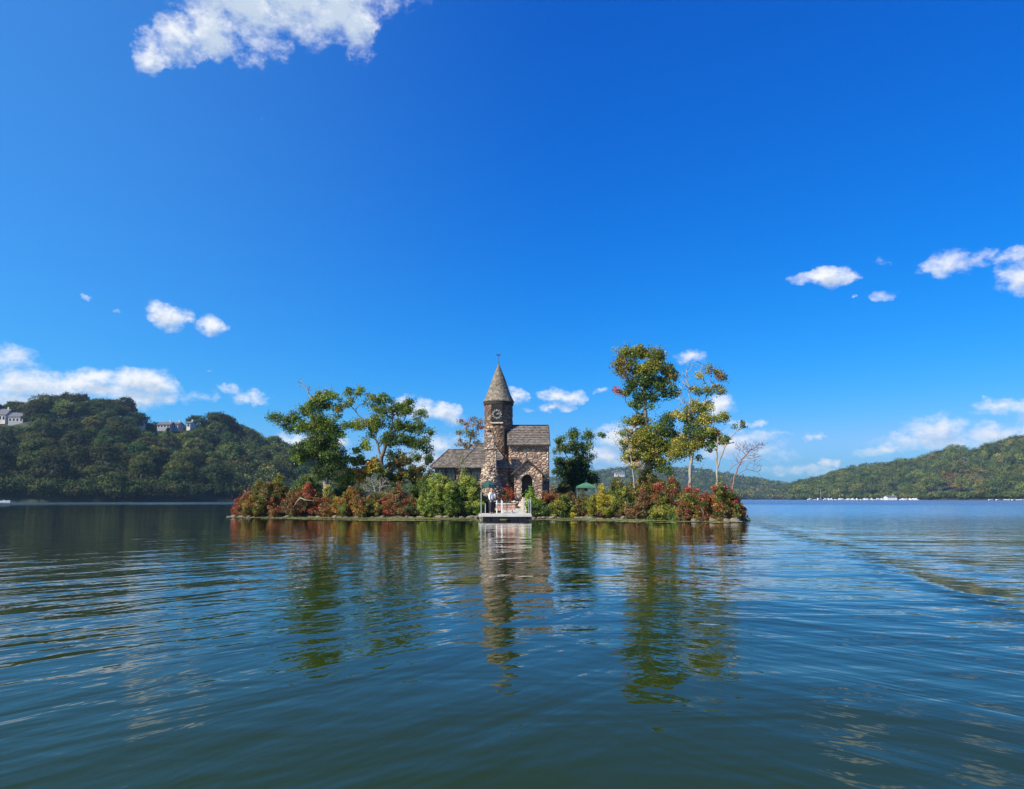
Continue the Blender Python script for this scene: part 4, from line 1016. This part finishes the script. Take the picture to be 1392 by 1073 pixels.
# shrubs: label, px, width, top, Y, palettes, weights
SH = [
 ('wide red and green shrub at the left tip of the island', 349, 64, 652, 57.9, [RED_G, BRN_R, OLIVE, RED], [3,2,1.4,1.3], dict(bumps=7)),
 ('tall olive and rust shrub behind the left tip', 372, 58, 644, 60, [OLIVE, RED_G, GR_YL], [3,2,1], dict(bumps=6)),
 ('brown and dark green shrub with white driftwood at its foot', 398, 60, 664, 57.4, [BRN, BRN_R, RED_G], [3,2,1], {}),
 ('crimson shrub left of the pale oak trunk', 420, 40, 656, 59, [RED, RED_G], [4,1], {}),
 ('yellow-green shrub at the foot of the pale oak trunk', 444, 30, 657, 58.8, [YEL, GR_YL], [1,1], {}),
 ('dark maroon shrub below the pale oak', 452, 46, 672, 57, [BRN_R, BRN], [3,1], {}),
 ('orange-rust shrub right of the pale oak', 481, 52, 660, 57.4, [ORG, BRN, OLIVE], [4,1.3,1], dict(bumps=6)),
 ('olive green shrub between the rust and brown shrubs', 512, 38, 668, 57, [OLIVE, GR_YL, BRN], [3,1,1], {}),
 ('brown shrub with a crimson top left of the big green bushes', 540, 46, 655, 57.6, [BRN_R, RED, BRN], [2,1.3,2], dict(bumps=6)),
 ('low dark green shrub at the waterline', 556, 44, 672, 56.6, [BRN, GR_DK], [2,2], {}),
 ('left one of the two big light green bushes by the dock', 594, 58, 641, 56.9, [GR_LT, GR], [3,1.4], dict(bumps=7, spacing=.29, hmin=.86)),
 ('right one of the two big light green bushes, touching the dock', 630, 58, 641, 56.6, [GR_LT, GR], [3,1.4], dict(bumps=7, spacing=.29, hmin=.86)),
 ('small dark red shrub in front of the nave wall', 689, 17, 659, 58.0, [BRN_R, RED], [2,1], dict(bumps=3, stems=4)),
 ('dark green shrub beside the right edge of the dock', 736, 34, 677, 54.3, [GR_DK, GR], [2,1], {}),
 ('magenta-red shrub at the right corner of the chapel', 750, 34, 664, 58.5, [RED, BRN_R], [1,1], {}),
 ('rust-coloured shrub behind the magenta one', 765, 36, 653, 61.5, [BRN_R, OLIVE], [2,1], {}),
 ('yellow-green shrub on the bank right of the dock', 764, 40, 670, 55, [GR_YL, YEL, GR_DK], [3,1.2,1], {}),
 ('olive shrub with pinkish tips in front of the canopy tent', 790, 32, 669, 55.3, [OLIVE, BRN, GR_YL], [2,1,1], {}),
 ('bright yellow shrub right of the canopy tent', 818, 44, 659, 55, [YEL, GR_YL], [3,1.5], dict(bumps=6)),
 ('green and gold shrub right of the bright yellow one', 846, 36, 661, 54.5, [GR_YL, GR, YEL], [2,1,1], {}),
 ('tall rust-red shrub under the tallest tree', 880, 58, 634, 53.6, [BRN_R, RED_G, OLIVE], [3,2,1.2], dict(bumps=7)),
 ('grey-brown shrub on the rocks below the tallest tree', 872, 44, 664, 51.3, [BRN, BRN_R], [2,1], {}),
 ('red and olive shrub around the pale birch trunk', 914, 58, 650, 51.5, [RED_G, RED, OLIVE], [3,1.4,1.4], dict(bumps=7)),
 ('low yellow-green shrub at the water under the birch', 905, 46, 684, 49, [GR_YL, BRN, GR_LT], [2,1,1], {}),
 ('rust and green shrub in front of the birch', 945, 50, 664, 48.2, [RED_G, BRN_R, GR_YL], [2,1,1.2], dict(bumps=6)),
 ('tall crimson shrub near the right tip', 972, 52, 650, 48.6, [RED_G, RED, BRN_R], [2,1.2,1], dict(bumps=6)),
 ('crimson and olive shrub overhanging the water at the right tip', 987, 50, 660, 47.6, [RED_G, BRN_R, RED], [2,1,1], dict(bumps=6)),
 ('dark trailing shrub low over the water at the right tip', 1000, 26, 676, 46.9, [BRN_R, GR_DK, RED], [2,1,.8], {}),
 ('low mixed green shrub at the right waterline', 960, 46, 686, 46.6, [GR_YL, BRN, RED_G], [1.5,1,1], {}),
 ('green shrub behind the dock posts', 656, 22, 672, 56.4, [GR_DK, GR], [1,1], {}),
 ('low olive shrub at the waterline under the yellow shrubs', 832, 40, 682, 53, [GR_YL, BRN], [1,1], {}),
 ('low brown shrub at the waterline right of the dock', 775, 34, 684, 54.5, [BRN, GR_DK], [1,1], {}),
 ('low rust shrub at the waterline near the right tip', 985, 40, 690, 46.3, [BRN_R, GR_YL], [1,1], {}),
 ('low green shrub at the waterline below the crimson ones', 930, 44, 690, 46.6, [GR, BRN], [1,1], {}),
 ('dark green shrub filling the gap left of the low chapel wing', 572, 44, 648, 61.5, [GR_DK, GR, OLIVE], [2,1,1], {}),
 ('olive shrub under the grey leafless tangle', 535, 40, 655, 61, [OLIVE, GR_DK], [1,1], {}),
 ('green hedge behind the yellow shrubs', 840, 40, 650, 58.5, [GR_DK, GR, OLIVE], [1,1,1], {}),
 ('dark green undergrowth beneath the maple', 470, 50, 648, 62.5, [GR_DK, GR], [1,1], {}),
 ('dark green undergrowth at the left of the pale oak trunk', 415, 50, 645, 63.5, [GR_DK, GR], [1,1], {}),
]
for (lab, px, wid, top, Y_, pals, wts, kw) in SH: build_shrub(lab, px, wid, top, Y_, pals, wts, **kw)

# driftwood branches, shore rocks, lily pads
def driftwood(label, pts, Y_, r):
    o_ = at(*pts[0][:2], Y_); m_ = MB(); P_ = [at(q[0], q[1], Y_-q[2])-o_ for q in pts]
    m_.tube(P_, [r*(1-.7*i/(len(P_)-1)) for i in range(len(P_))], 7)
    ob = m_.build('driftwood', BARK_PALE, None, smooth=True, loc=o_); tag(ob, label, 'driftwood')
driftwood('bleached fallen branch lying over the shrubs at the left end', [(400,690,0),(403,683,.3),(408,677,.6),(416,680,.8),(427,681,.9)], 56.6, .06)
driftwood('thin bleached branch standing in front of the shrubs at the right end', [(957,706,0),(956,696,.1),(952,690,.2),(949,687,.3)], 46.0, .035)
protos = []
for k in range(7):
    m_ = MB(); m_.blob((0, 0, 0), (1.0, .8, .62), 100+k, 2, .38)
    me = bpy.data.meshes.new('rock'); me.from_pydata(m_.v, [], m_.f); me.materials.append(ROCKM)
    protos.append(me)
for k in range(200):
    x = random.uniform(-21.0, 14.9); 
    if -2.0 < x < 1.0: continue
    y = shore_front(x)+random.uniform(-.4, .2); s_ = random.choice([.08, .10, .13, .16, .2, .28])*random.uniform(.8, 1.2)
    o_ = link('rock', protos[k % 7], None, (x, y, random.uniform(-.06, .04))); o_.scale = (s_, s_, s_*.85); o_.rotation_euler = (random.uniform(-.3,.3), random.uniform(-.3,.3), random.uniform(0, 6.28))
    tag(o_, 'small brown rock along the waterline of the island', 'rock', 'rocks along the island shore')
def pads():
    vs = []; fs = []; cs = []; np_ = 0
    lx = [318, 400, 440, 520, 650, 726, 850, 930, 985, 1000]; ly = [53.5, 50.5, 49, 46.3, 46.6, 46.2, 43.6, 42.0, 42.6, 44.5]
    while np_ < 15000:
        px = random.uniform(318, 1000)
        if 646 < px < 728: continue
        Yn = float(np.interp(px, lx, ly)); x_ = (px-696)/F/CP; Ysh = shore_front(x_*52)
        for _ in range(2): Ysh = shore_front(x_*Ysh)
        u = random.random()**.75; Y_ = Ysh-.1-(Ysh-.1-Yn)*u; x = x_*Y_
        dens = math.sin(x*.9+2)*.4+math.sin(x*.43+Y_*1.3)*.5+math.sin(x*2.1-Y_*1.7)*.4
        if dens < random.uniform(-.9, .6)+u*.9-(.35 if px < 650 else .2): continue
        r = random.uniform(.07, .15); a0_ = random.uniform(0, 6.28); b = len(vs); tilt = random.uniform(-.18, .18); z = random.uniform(.006, .035)
        col = random.choice([(.25,.27,.05),(.18,.22,.05),(.32,.31,.09),(.13,.17,.04),(.34,.29,.10)]); k_ = random.uniform(.7, 1.2)
        col = tuple(q*k_ for q in col)
        vs.append((x, Y_, z)); cs.append(col)
        for i in range(7):
            t = a0_+i*5.9/6; vs.append((x+r*math.cos(t), Y_+r*math.sin(t), z+r*math.cos(t)*tilt)); cs.append(col)
        fs += [(b, b+1+i, b+2+i) for i in range(6)]; np_ += 1
    return np_mesh('lily_pads', np.array(vs), np.array(fs), PADM, np.array(cs))
tag(link('lily_pads', pads()), 'yellow-green lily pads floating in a band along the island shore', 'lily pads', kind='stuff')
def grass():
    n = 16000; x = rng.uniform(-21, 15, n); y = rng.uniform(45, 66, n)
    z = np.array([isl_h(a, b) for a, b in zip(x, y)]); ok = z > .12; C = np.stack([x, y, z+.06], 1)[ok]
    m_ = len(C); w_ = .02; hh = rng.uniform(.08, .26, m_)[:, None]; lean = rng.normal(0, .06, (m_, 3)); lean[:, 2] = 0
    v = np.stack([C+[-w_, 0, -.08], C+[w_, 0, -.08], C+lean+np.array([0, 0, 1])*hh], 1).reshape(-1, 3)
    c = np.repeat(pick_cols(m_, [(3,(.10,.12,.03)),(2,(.16,.14,.05)),(1,(.07,.09,.02))]), 3, axis=0)
    return np_mesh('grass', v, np.arange(m_*3).reshape(-1, 3), LEAF, c)
tag(link('grass', grass()), 'short grass growing between the shrubs on the island', 'grass', kind='stuff')

# ------------------------------------------------------------------ hills
class Hill:
    def __init__(s, prof, shore, depth, treeh, under=0.0):
        s.px = [p_[0] for p_ in prof]; s.py = [p_[1] for p_ in prof]; s.sx = [p_[0] for p_ in shore]; s.sy = [p_[1] for p_ in shore]; s.d = depth; s.th = treeh
    def ys(s, px): return float(np.interp(px, s.sx, s.sy))
    def z(s, px, t):
        Yr = s.ys(px)+s.d; zr = max(1.0, zat(float(np.interp(px, s.px, s.py)), Yr)-s.th)
        if t < 0: return -1.5
        f = (t**0.85)*(1.0) if t <= 1 else 1-(t-1)*0.7
        return 0.5+zr*f+ (math.sin(px*.09+t*5)*.8+math.sin(px*.031-t*9)*1.1)*min(1, t*3)
    def p(s, px, t):
        Y_ = s.ys(px)+s.d*t; return Vector(((px-696)/F/CP*Y_*1.0, Y_, s.z(px, t)))
    def mesh(s, name, n=90, m=22):
        vs = []; pxs = np.linspace(s.px[0], s.px[-1], n); ts = [-.02]+list(np.linspace(0, 1.5, m))
        for t in ts:
            for px in pxs: vs.append(tuple(s.p(px, t)))
        fs = [(j*n+i, j*n+i+1, (j+1)*n+i+1, (j+1)*n+i) for j in range(len(ts)-1) for i in range(n-1)]
        return tag(link(name, np_mesh(name, vs, np.array(fs), HILLM, smooth=True)), kind='structure')
hl = Hill([(-620,672),(-480,640),(-340,585),(-200,552),(-100,546),(0,549),(60,543),(110,548),(165,549),(195,566),(215,579),(255,580),(285,570),(310,574),(350,592),(385,602),(430,622),(480,640),(560,652),(680,668)],
          [(-620,300),(-260,285),(0,305),(200,330),(400,385),(680,520)], 150, 10.5)
hl.mesh('hill', 150)
hr = Hill([(1062,664),(1085,655),(1130,645),(1200,632),(1240,624),(1268,614),(1288,607),(1306,614),(1345,607),(1380,597),(1430,588),(1600,578),(1760,600),(1900,640),(1990,672)],
          [(1062,1010),(1240,870),(1392,730),(1600,640),(1990,620)], 230, 11)
hr.mesh('hill', 150)
hm = Hill([(380,660),(560,650),(700,648),(745,650),(800,641),(835,634),(865,631),(900,634),(940,635),(985,642),(1000,646),(1040,651),(1070,657),(1100,650),(1130,640),(1165,631),(1190,628),(1215,629),(1260,638),(1400,650),(1700,655)],
          [(380,1350),(1700,1350)], 450, 12)
hm.mesh('hill', 160, 24)

HOUSES = [(-6, 38, 552, 575), (203, 262, 567, 584)]
def hill_variant(k, pal, h, r, conical=False):
    """one tree mesh: crown of leafy clumps plus tapered trunk, origin at foot"""
    n = 105 if not conical else 80
    d = rng.normal(size=(n, 3)); d /= np.linalg.norm(d, axis=1)[:, None]; d[:, 2] = np.where(d[:, 2] < -.35, -d[:, 2], d[:, 2])
    lob = [(rng.normal(size=3), rng.uniform(-.22, .28)) for _ in range(7)]
    rr_ = np.ones(n)
    for q, a_ in lob: q = q/np.linalg.norm(q); rr_ += a_*np.clip(d@q, 0, 1)**3
    rad = rr_*rng.uniform(.72, 1.02, n)
    P = d*rad[:, None]*np.array([r, r, h*.43])+np.array([0, 0, h*.56])
    if conical:
        t = rng.uniform(0, 1, n); th = rng.uniform(0, 6.28, n); P = np.stack([r*(1-t)*np.cos(th), r*(1-t)*np.sin(th), h*(.12+.88*t)], 1)
    v, f, c = clump_leaves(P, r*.27, 34, .32, pal, flat=.7, clumpjit=.22, ndir=d)
    V, Fc = branch_mesh(np.array([[0,0,-1.5],[0,0,h*.3],[.3,0,h*.55],[1.2,.5,h*.7],[-1.3,.3,h*.68]]), np.array([-1,0,1,2,2]), np.array([9,8,5,2,2.]), .35, .1)
    nv = len(v); allv = np.vstack([v, V]); allf = np.vstack([f, Fc+nv])
    cc_ = np.vstack([c, np.tile([[.06,.05,.04]], (len(V), 1))])
    return np_mesh('forest_tree', allv, allf, [LEAF_FAR, BARK], cc_, mat_idx=[0]*len(f)+[1]*len(Fc))
VP = [[(3,(.060,.09,.019)),(2,(.085,.115,.026))], [(3,(.036,.06,.017)),(1,(.055,.078,.022))], [(2,(.075,.09,.02)),(2,(.055,.075,.018))], [(2,(.10,.085,.028)),(2,(.07,.075,.022))], [(2,(.035,.055,.022)),(1,(.05,.07,.025))], [(2,(.06,.08,.022)),(1,(.09,.09,.025))], [(2,(.12,.08,.03)),(1,(.08,.075,.022))]]
variants = [hill_variant(k, p_, random.uniform(10.5, 13), random.uniform(4.6, 5.8)) for k, p_ in enumerate(VP)]
variants.append(hill_variant(9, [(1,(.022,.042,.016)),(1,(.03,.052,.018))], 14, 3.2, True))
vname = ['dark green forest tree', 'deep green forest tree', 'light green forest tree', 'rust-tinged forest tree', 'blue-green forest tree', 'mid green forest tree', 'orange-brown forest tree', 'dark conical evergreen']
placed = []; cntt = 0; tries = 0
while cntt < 290 and tries < 60000:
    tries += 1
    px = random.uniform(-45, 470); t = random.choice([random.uniform(0.0, 1.06), random.uniform(0, 1.06), random.uniform(.9, 1.1)])
    if px > 325 and t < 0.25: continue
    t = max(t, .015)
    p3 = hl.p(px, t)
    md = 6.6 if t < .93 else 5.4
    if any((p3.x-q.x)**2+(p3.y-q.y)**2 < md*md for q in placed): continue
    vi = random.choices(range(8), [4, 4, 2.6, .9, 3, 3, .35, .5 if t > .5 else .1])[0]; sc_ = random.uniform(.62, 1.3)
    topz = p3.z+13*sc_; pyt = 678.5-(topz-EYE)/p3.y*F*1.0
    bad = any(h0-5 < px < h1+5 and pyt < hy1-2 and t < .93 for (h0, h1, hy0, hy1) in HOUSES)
    if any(h0-8 < px < h1+8 and .85 < t < .99 for (h0, h1, hy0, hy1) in HOUSES): bad = True
    if bad:
        sc_ *= .55; topz = p3.z+13*sc_; pyt = 678.5-(topz-EYE)/p3.y*F
        if any(h0-5 < px < h1+5 and (pyt < hy1-2 or t > .85) and t < .99 for (h0, h1, hy0, hy1) in HOUSES): continue
    placed.append(p3); o_ = link('forest_tree', variants[vi], None, p3); o_.scale = (sc_*random.uniform(.9, 1.15), sc_*random.uniform(.9, 1.15), sc_); o_.rotation_euler = (0, 0, random.uniform(0, 6.28))
    tag(o_, vname[vi]+' on the wooded hillside at the left', 'tree', vname[vi]+'s of the left hillside'); cntt += 1
def forest(hill, name, label, px0, px1, n, leafs, size, r, h, pals, tmax=1.08, tmin=0.0, size_clump=None, md=0):
    P = []; K = []; cen = []
    pal_i = []
    out_v = []; out_c = []; out_n = []
    for i in range(n):
        px = random.uniform(px0, px1); t = random.uniform(tmin, tmax) if (random.random() < .8 or tmax < 1) else random.uniform(.85, tmax); p3 = hill.p(px, t)
        reg = pals(px, t); s_ = random.uniform(.7, 1.2)
        if hill is hl and any(h0-4 < px < h1+4 and 678.5-(p3.z+h*1.1*s_-EYE)/p3.y*F < hy1+1 for (h0, h1, hy0, hy1) in HOUSES): continue
        k = leafs; nc = 13
        d = rng.normal(size=(nc, 3)); d /= np.linalg.norm(d, axis=1)[:, None]; d[:, 2] = np.abs(d[:, 2])*rng.choice([1, 1, -.6], nc)
        C = d*np.array([r, r, h*.36])*s_*rng.uniform(.6, 1, (nc, 1))+np.array([p3.x, p3.y, p3.z+h*.58*s_])
        col = pick_cols(1, reg, .28)[0]
        out_v.append(C); out_n.append(d); out_c.append(np.clip(col*rng.uniform(.8, 1.2, (nc, 1)), 0, 1))
    C = np.vstack(out_v); cc_ = np.vstack(out_c)
    v, f, c = clump_leaves(C, r*.42, leafs//13, size, None, flat=.75, cols=cc_, ndir=np.vstack(out_n))
    return tag(link(name, np_mesh(name, v, f, LEAF_STUFF, c)), label, 'forest', kind='stuff')
FG = [(3,(.085,.115,.03)),(2,(.13,.155,.04)),(2,(.055,.08,.025)),(.6,(.18,.16,.045))]
FO = [(2,(.17,.14,.04)),(1,(.18,.11,.05)),(1,(.24,.16,.04)),(1,(.09,.09,.03))]
def reg_r(px, t): return FO if (1275 < px < 1345 and t < .36 and random.random() < .6) else FG
forest(hr, 'forest', 'sunlit hazy forest covering the hill on the right shore', 1064, 1470, 900, 390, .66, 8.0, 15.5, reg_r)
forest(hr, 'undergrowth', 'low bushes lining the waterline of the right shore', 1064, 1450, 230, 200, .6, 5.0, 7, lambda px, t: FG, tmax=.03)
forest(hm, 'undergrowth', 'far low trees along the foot of the distant hills', 400, 1120, 260, 80, 1.2, 7.0, 9, lambda px, t: FG, tmax=.02)
forest(hm, 'forest', 'distant blue-green forest on the hills beyond the lake', 400, 1420, 3000, 78, 1.25, 7.5, 13, lambda px, t: FG)
forest(hl, 'forest', 'green woodland on the shore behind the island, left of the chapel', 325, 690, 330, 300, .45, 5.2, 12, lambda px, t: FG, tmin=0.0)
forest(hl, 'forest', 'green woodland continuing along the left shore beyond the photo edge', -600, -40, 420, 150, .6, 5.6, 12, lambda px, t: FG)
forest(hr, 'forest', 'green woodland continuing along the right shore beyond the photo edge', 1470, 1960, 420, 150, .9, 7.5, 14, lambda px, t: FG)
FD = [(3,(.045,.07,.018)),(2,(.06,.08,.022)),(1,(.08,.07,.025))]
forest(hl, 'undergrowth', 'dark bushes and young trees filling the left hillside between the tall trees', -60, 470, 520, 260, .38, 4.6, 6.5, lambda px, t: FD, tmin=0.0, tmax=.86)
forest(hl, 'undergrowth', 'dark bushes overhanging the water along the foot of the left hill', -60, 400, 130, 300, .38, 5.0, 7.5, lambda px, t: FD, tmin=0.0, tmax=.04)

# ------------------------------------------------------------------ houses on the hills
def house(label, px, py, Y_, wpx, hpx, roofpx, mat, nwin=4, dep=8.0, wing=0):
    c = at(px, py, Y_); s_ = Y_/F; w_ = wpx*s_; h_ = hpx*s_; rh_ = roofpx*s_
    root = empty('house', c, label, 'house'); m_ = MB()
    m_.box((0, dep/2, h_/2-1), (w_, dep, h_+2)); m_.prism([(-w_/2, 0, h_), (-w_/2, dep, h_), (-w_/2, dep/2, h_+rh_-.1)], (w_, 0, 0)); m_.build('wall', mat, root)
    m_ = MB(); o1 = .5
    for sg in (-1, 1):
        ye = dep/2+sg*(dep/2+o1); zl = h_-o1*rh_/(dep/2); q = [(-w_/2-o1, ye, zl), (w_/2+o1, ye, zl), (w_/2+o1, dep/2, h_+rh_), (-w_/2-o1, dep/2, h_+rh_)]
        m_.slab(q if sg < 0 else q[::-1], .25)
    rf = m_.build('roof', ROOFG, root)
    m_ = MB(); m_.box((w_*.3, dep/2, h_+rh_+.3), (.9, .9, 1.6)); m_.build('chimney', LEDGE, rf)
    for k in range(nwin):
        xw = -w_/2+w_*(k+.5)/nwin; m_ = MB(); m_.box((xw, -.02, h_*.42), (w_/nwin*.68, .12, h_*.55)); wn = m_.build('window', WINM, root)
        m_ = MB()
        for dx in (-1, 1): m_.box((xw+dx*w_/nwin*.36, -.05, h_*.42), (.16, .14, h_*.62))
        m_.box((xw, -.045, h_*.42+h_*.3), (w_/nwin*.74, .13, .16)); m_.box((xw, -.045, h_*.42-h_*.3), (w_/nwin*.74, .13, .16)); m_.build('window_frame', WHITE, wn)
    return root
house('grey-roofed white house with four dark windows at the top left of the wooded hill', 21, 574, 440, 20, 8, 6, SIDING, 4)
house('white gable house at the left edge of the photo on the hilltop', 0, 572, 446, 14, 9, 8, SIDING2, 3)
house('long grey house with pale gable in the dip of the hill crest', 222, 582, 470, 17, 5, 4, SIDING, 4)
house('small dark-sided house right of the long grey house on the crest', 237, 582, 474, 10, 6, 3, mat_plain('slate_siding', (.20,.23,.27), .8), 3)
house('tiny white cottage beside trees on the crest of the left hill', 186, 580, 466, 7, 6, 4, SIDING2, 2)
house('pale cottage at the right of the hilltop houses', 256, 581, 472, 5, 6, 3, SIDING2, 1)
house('far white building high on the distant hill right of the chapel', 843, 647, 1560, 13, 3, 2.2, SIDING2, 5, 14)
house('white boathouse with low roof at the marina', 1213, 677.6, 868, 13, 2.2, 1.6, SIDING2, 5, 9)
house('dark cabin under trees above the marina', 1204, 669, 930, 8, 5, 3, mat_plain('cabin_wood', (.10,.09,.10), .8), 2, 8)

# ------------------------------------------------------------------ boats
def boat_mesh(name, L_, cab, mat, sail=False):
    m_ = MB(); n = 8; vs = []; prof = []
    for i in range(n+1):
        t = i/n; w_ = L_*.17*math.sin(math.pi*min(1, (t*.62+.38)))**.8 if t < 1 else .02
        x = -L_/2+L_*t; sh = .95+.35*t*t
        for (yy, zz) in ((-w_, sh), (-w_*.8, .15), (0, -.25), (w_*.8, .15), (w_, sh)): vs.append((x, yy, zz))
    fs = []
    for i in range(n):
        for k in range(4): fs.append((i*5+k, i*5+k+1, (i+1)*5+k+1, (i+1)*5+k))
        fs.append((i*5, (i+1)*5, (i+1)*5+4, i*5+4))
    fs.append((0, 4, 3, 2, 1)); m_.add(vs, fs)
    if cab: m_.box((-L_*.05, 0, 1.5), (L_*.34, L_*.2, 1.1)); m_.box((L_*.02, 0, 2.1), (L_*.40, L_*.24, .12)); m_.tube([(-L_*.2, 0, 2.0), (-L_*.2, 0, 3.2)], .05, 5)
    if sail: m_.tube([(0, 0, .8), (0, 0, 13.5)], [.14, .08], 6); m_.tube([(0, 0, 2.2), (-3.8, 0, 2.2)], .12, 6); m_.tube([(0, 0, 12), (L_/2, 0, 1.2)], .03, 4)
    return m_
bms = []
for (L_, cab, mt, sl_) in ((6.5, True, BOATW, False), (5.5, False, BOATW, False), (8, True, BOATW, False), (6, False, BOATB, False), (5.5, False, BOATR, False), (8.5, False, BOATW, True)):
    m_ = boat_mesh('boat', L_, cab, mt, sl_); me = bpy.data.meshes.new('boat'); me.from_pydata(m_.v, [], m_.f); me.materials.append(mt); bms.append(me)
def put_boat(px, k, rz_, label, group=None, dY=0, name='motor_boat', cat='boat'):
    Yb = hr.ys(px)-8-dY; o_ = link(name, bms[k], None, ((px-696)/F/CP*Yb, Yb, .05)); o_.rotation_euler = (0, 0, rz_); tag(o_, label, cat, group); return o_
put_boat(1094, 2, .3, 'white cabin boat at the far left of the marina', dY=12)
put_boat(1108, 5, .1, 'sailing boat with a tall bare mast moored at the marina', name='sailing_boat', dY=5)
for i in range(30):
    px = 1099+i*4.7+random.uniform(-1.5, 1.5); k = random.choices([0, 1, 2, 3, 4], [4, 3, 4, .8, .5])[0]
    lab = {0: 'small white cabin boat moored in the marina row', 1: 'small open white boat moored in the marina row', 2: 'larger white cabin boat moored in the marina row', 3: 'dark blue open boat moored in the marina row', 4: 'red open boat moored in the marina row'}[k]
    put_boat(px, k, random.choice([0, 1.4, 1.57, 3.1])+random.uniform(-.2, .2), lab, lab.replace(' boat', ' boats'), dY=random.uniform(-2, 14))
for i in range(7):
    put_boat(1335+i*9.5+random.uniform(-2, 2), random.choice([1]), random.uniform(-.3, .3), 'small open white boat drawn up on the right shore', 'boats on the right shore', dY=-5)
for i in range(6):
    px = 1120+i*20; Yb = hr.ys(px)-4; m_ = MB(); m_.box((0, 0, .75), (14, 2, .25))
    for x_ in (-6.5, -2, 2, 6.5): m_.tube([(x_, -.8, -1), (x_, -.8, 1.7)], .14, 5)
    ob = m_.build('jetty', LEDGE, None, loc=((px-696)/F/CP*Yb, Yb, 0)); tag(ob, 'pale wooden jetty behind the moored boats of the marina', 'jetty', 'jetties of the marina')
# little rowing boat on the far left
rb_ = at(4, 683.6, 268); rboat = empty('rowing_boat', (rb_.x, rb_.y, 0), 'tiny white rowing boat far off at the left edge of the lake', 'boat')
m_ = boat_mesh('hull', 5.0, False, BOATW); mo = m_.build('hull', BOATW, rboat); mo.scale = (1, 1, .7)
m_ = MB(); m_.box((-.4, 0, .55), (.3, 1.1, .06)); m_.build('seat', LEDGE, rboat)
rp = empty('person', (rb_.x+.2, rb_.y, .35), 'tiny seated person in a pale top in the far rowing boat', 'person', rz=R(90))
skin_mesh('body', [[(0, 0, .15, .13), (0, 0, .45, .14), (0, 0, .62, .06), (0, 0, .80, .09)], [(0, 0, .45, .14), (-.2, -.05, .5, .05), (-.25, -.3, .35, .035)], [(0, 0, .45, .14), (.2, -.05, .5, .05), (.25, -.3, .35, .035)], [(0, 0, .15, .13), (-.12, -.4, .2, .07), (-.12, -.6, 0, .05)], [(0, 0, .15, .13), (.12, -.4, .2, .07), (.12, -.6, 0, .05)]], SHIRT, rp, 1)

# ------------------------------------------------------------------ haze
HAZE_ON = True
if HAZE_ON:
    hz = bpy.data.materials.new('haze_air'); hz.use_nodes = True; hz.node_tree.nodes.clear(); T = NT(hz.node_tree)
    pv = T.node('ShaderNodeVolumePrincipled', {'Color': (.45, .68, .95, 1), 'Density': 0.00014, 'Anisotropy': 0.35}); T.node('ShaderNodeOutputMaterial', {1: pv.outputs[0]})
    m_ = MB(); m_.box((0, 1100, 63.5), (5400, 3200, 133)); hb = m_.build('haze', hz); tag(hb, kind='stuff')
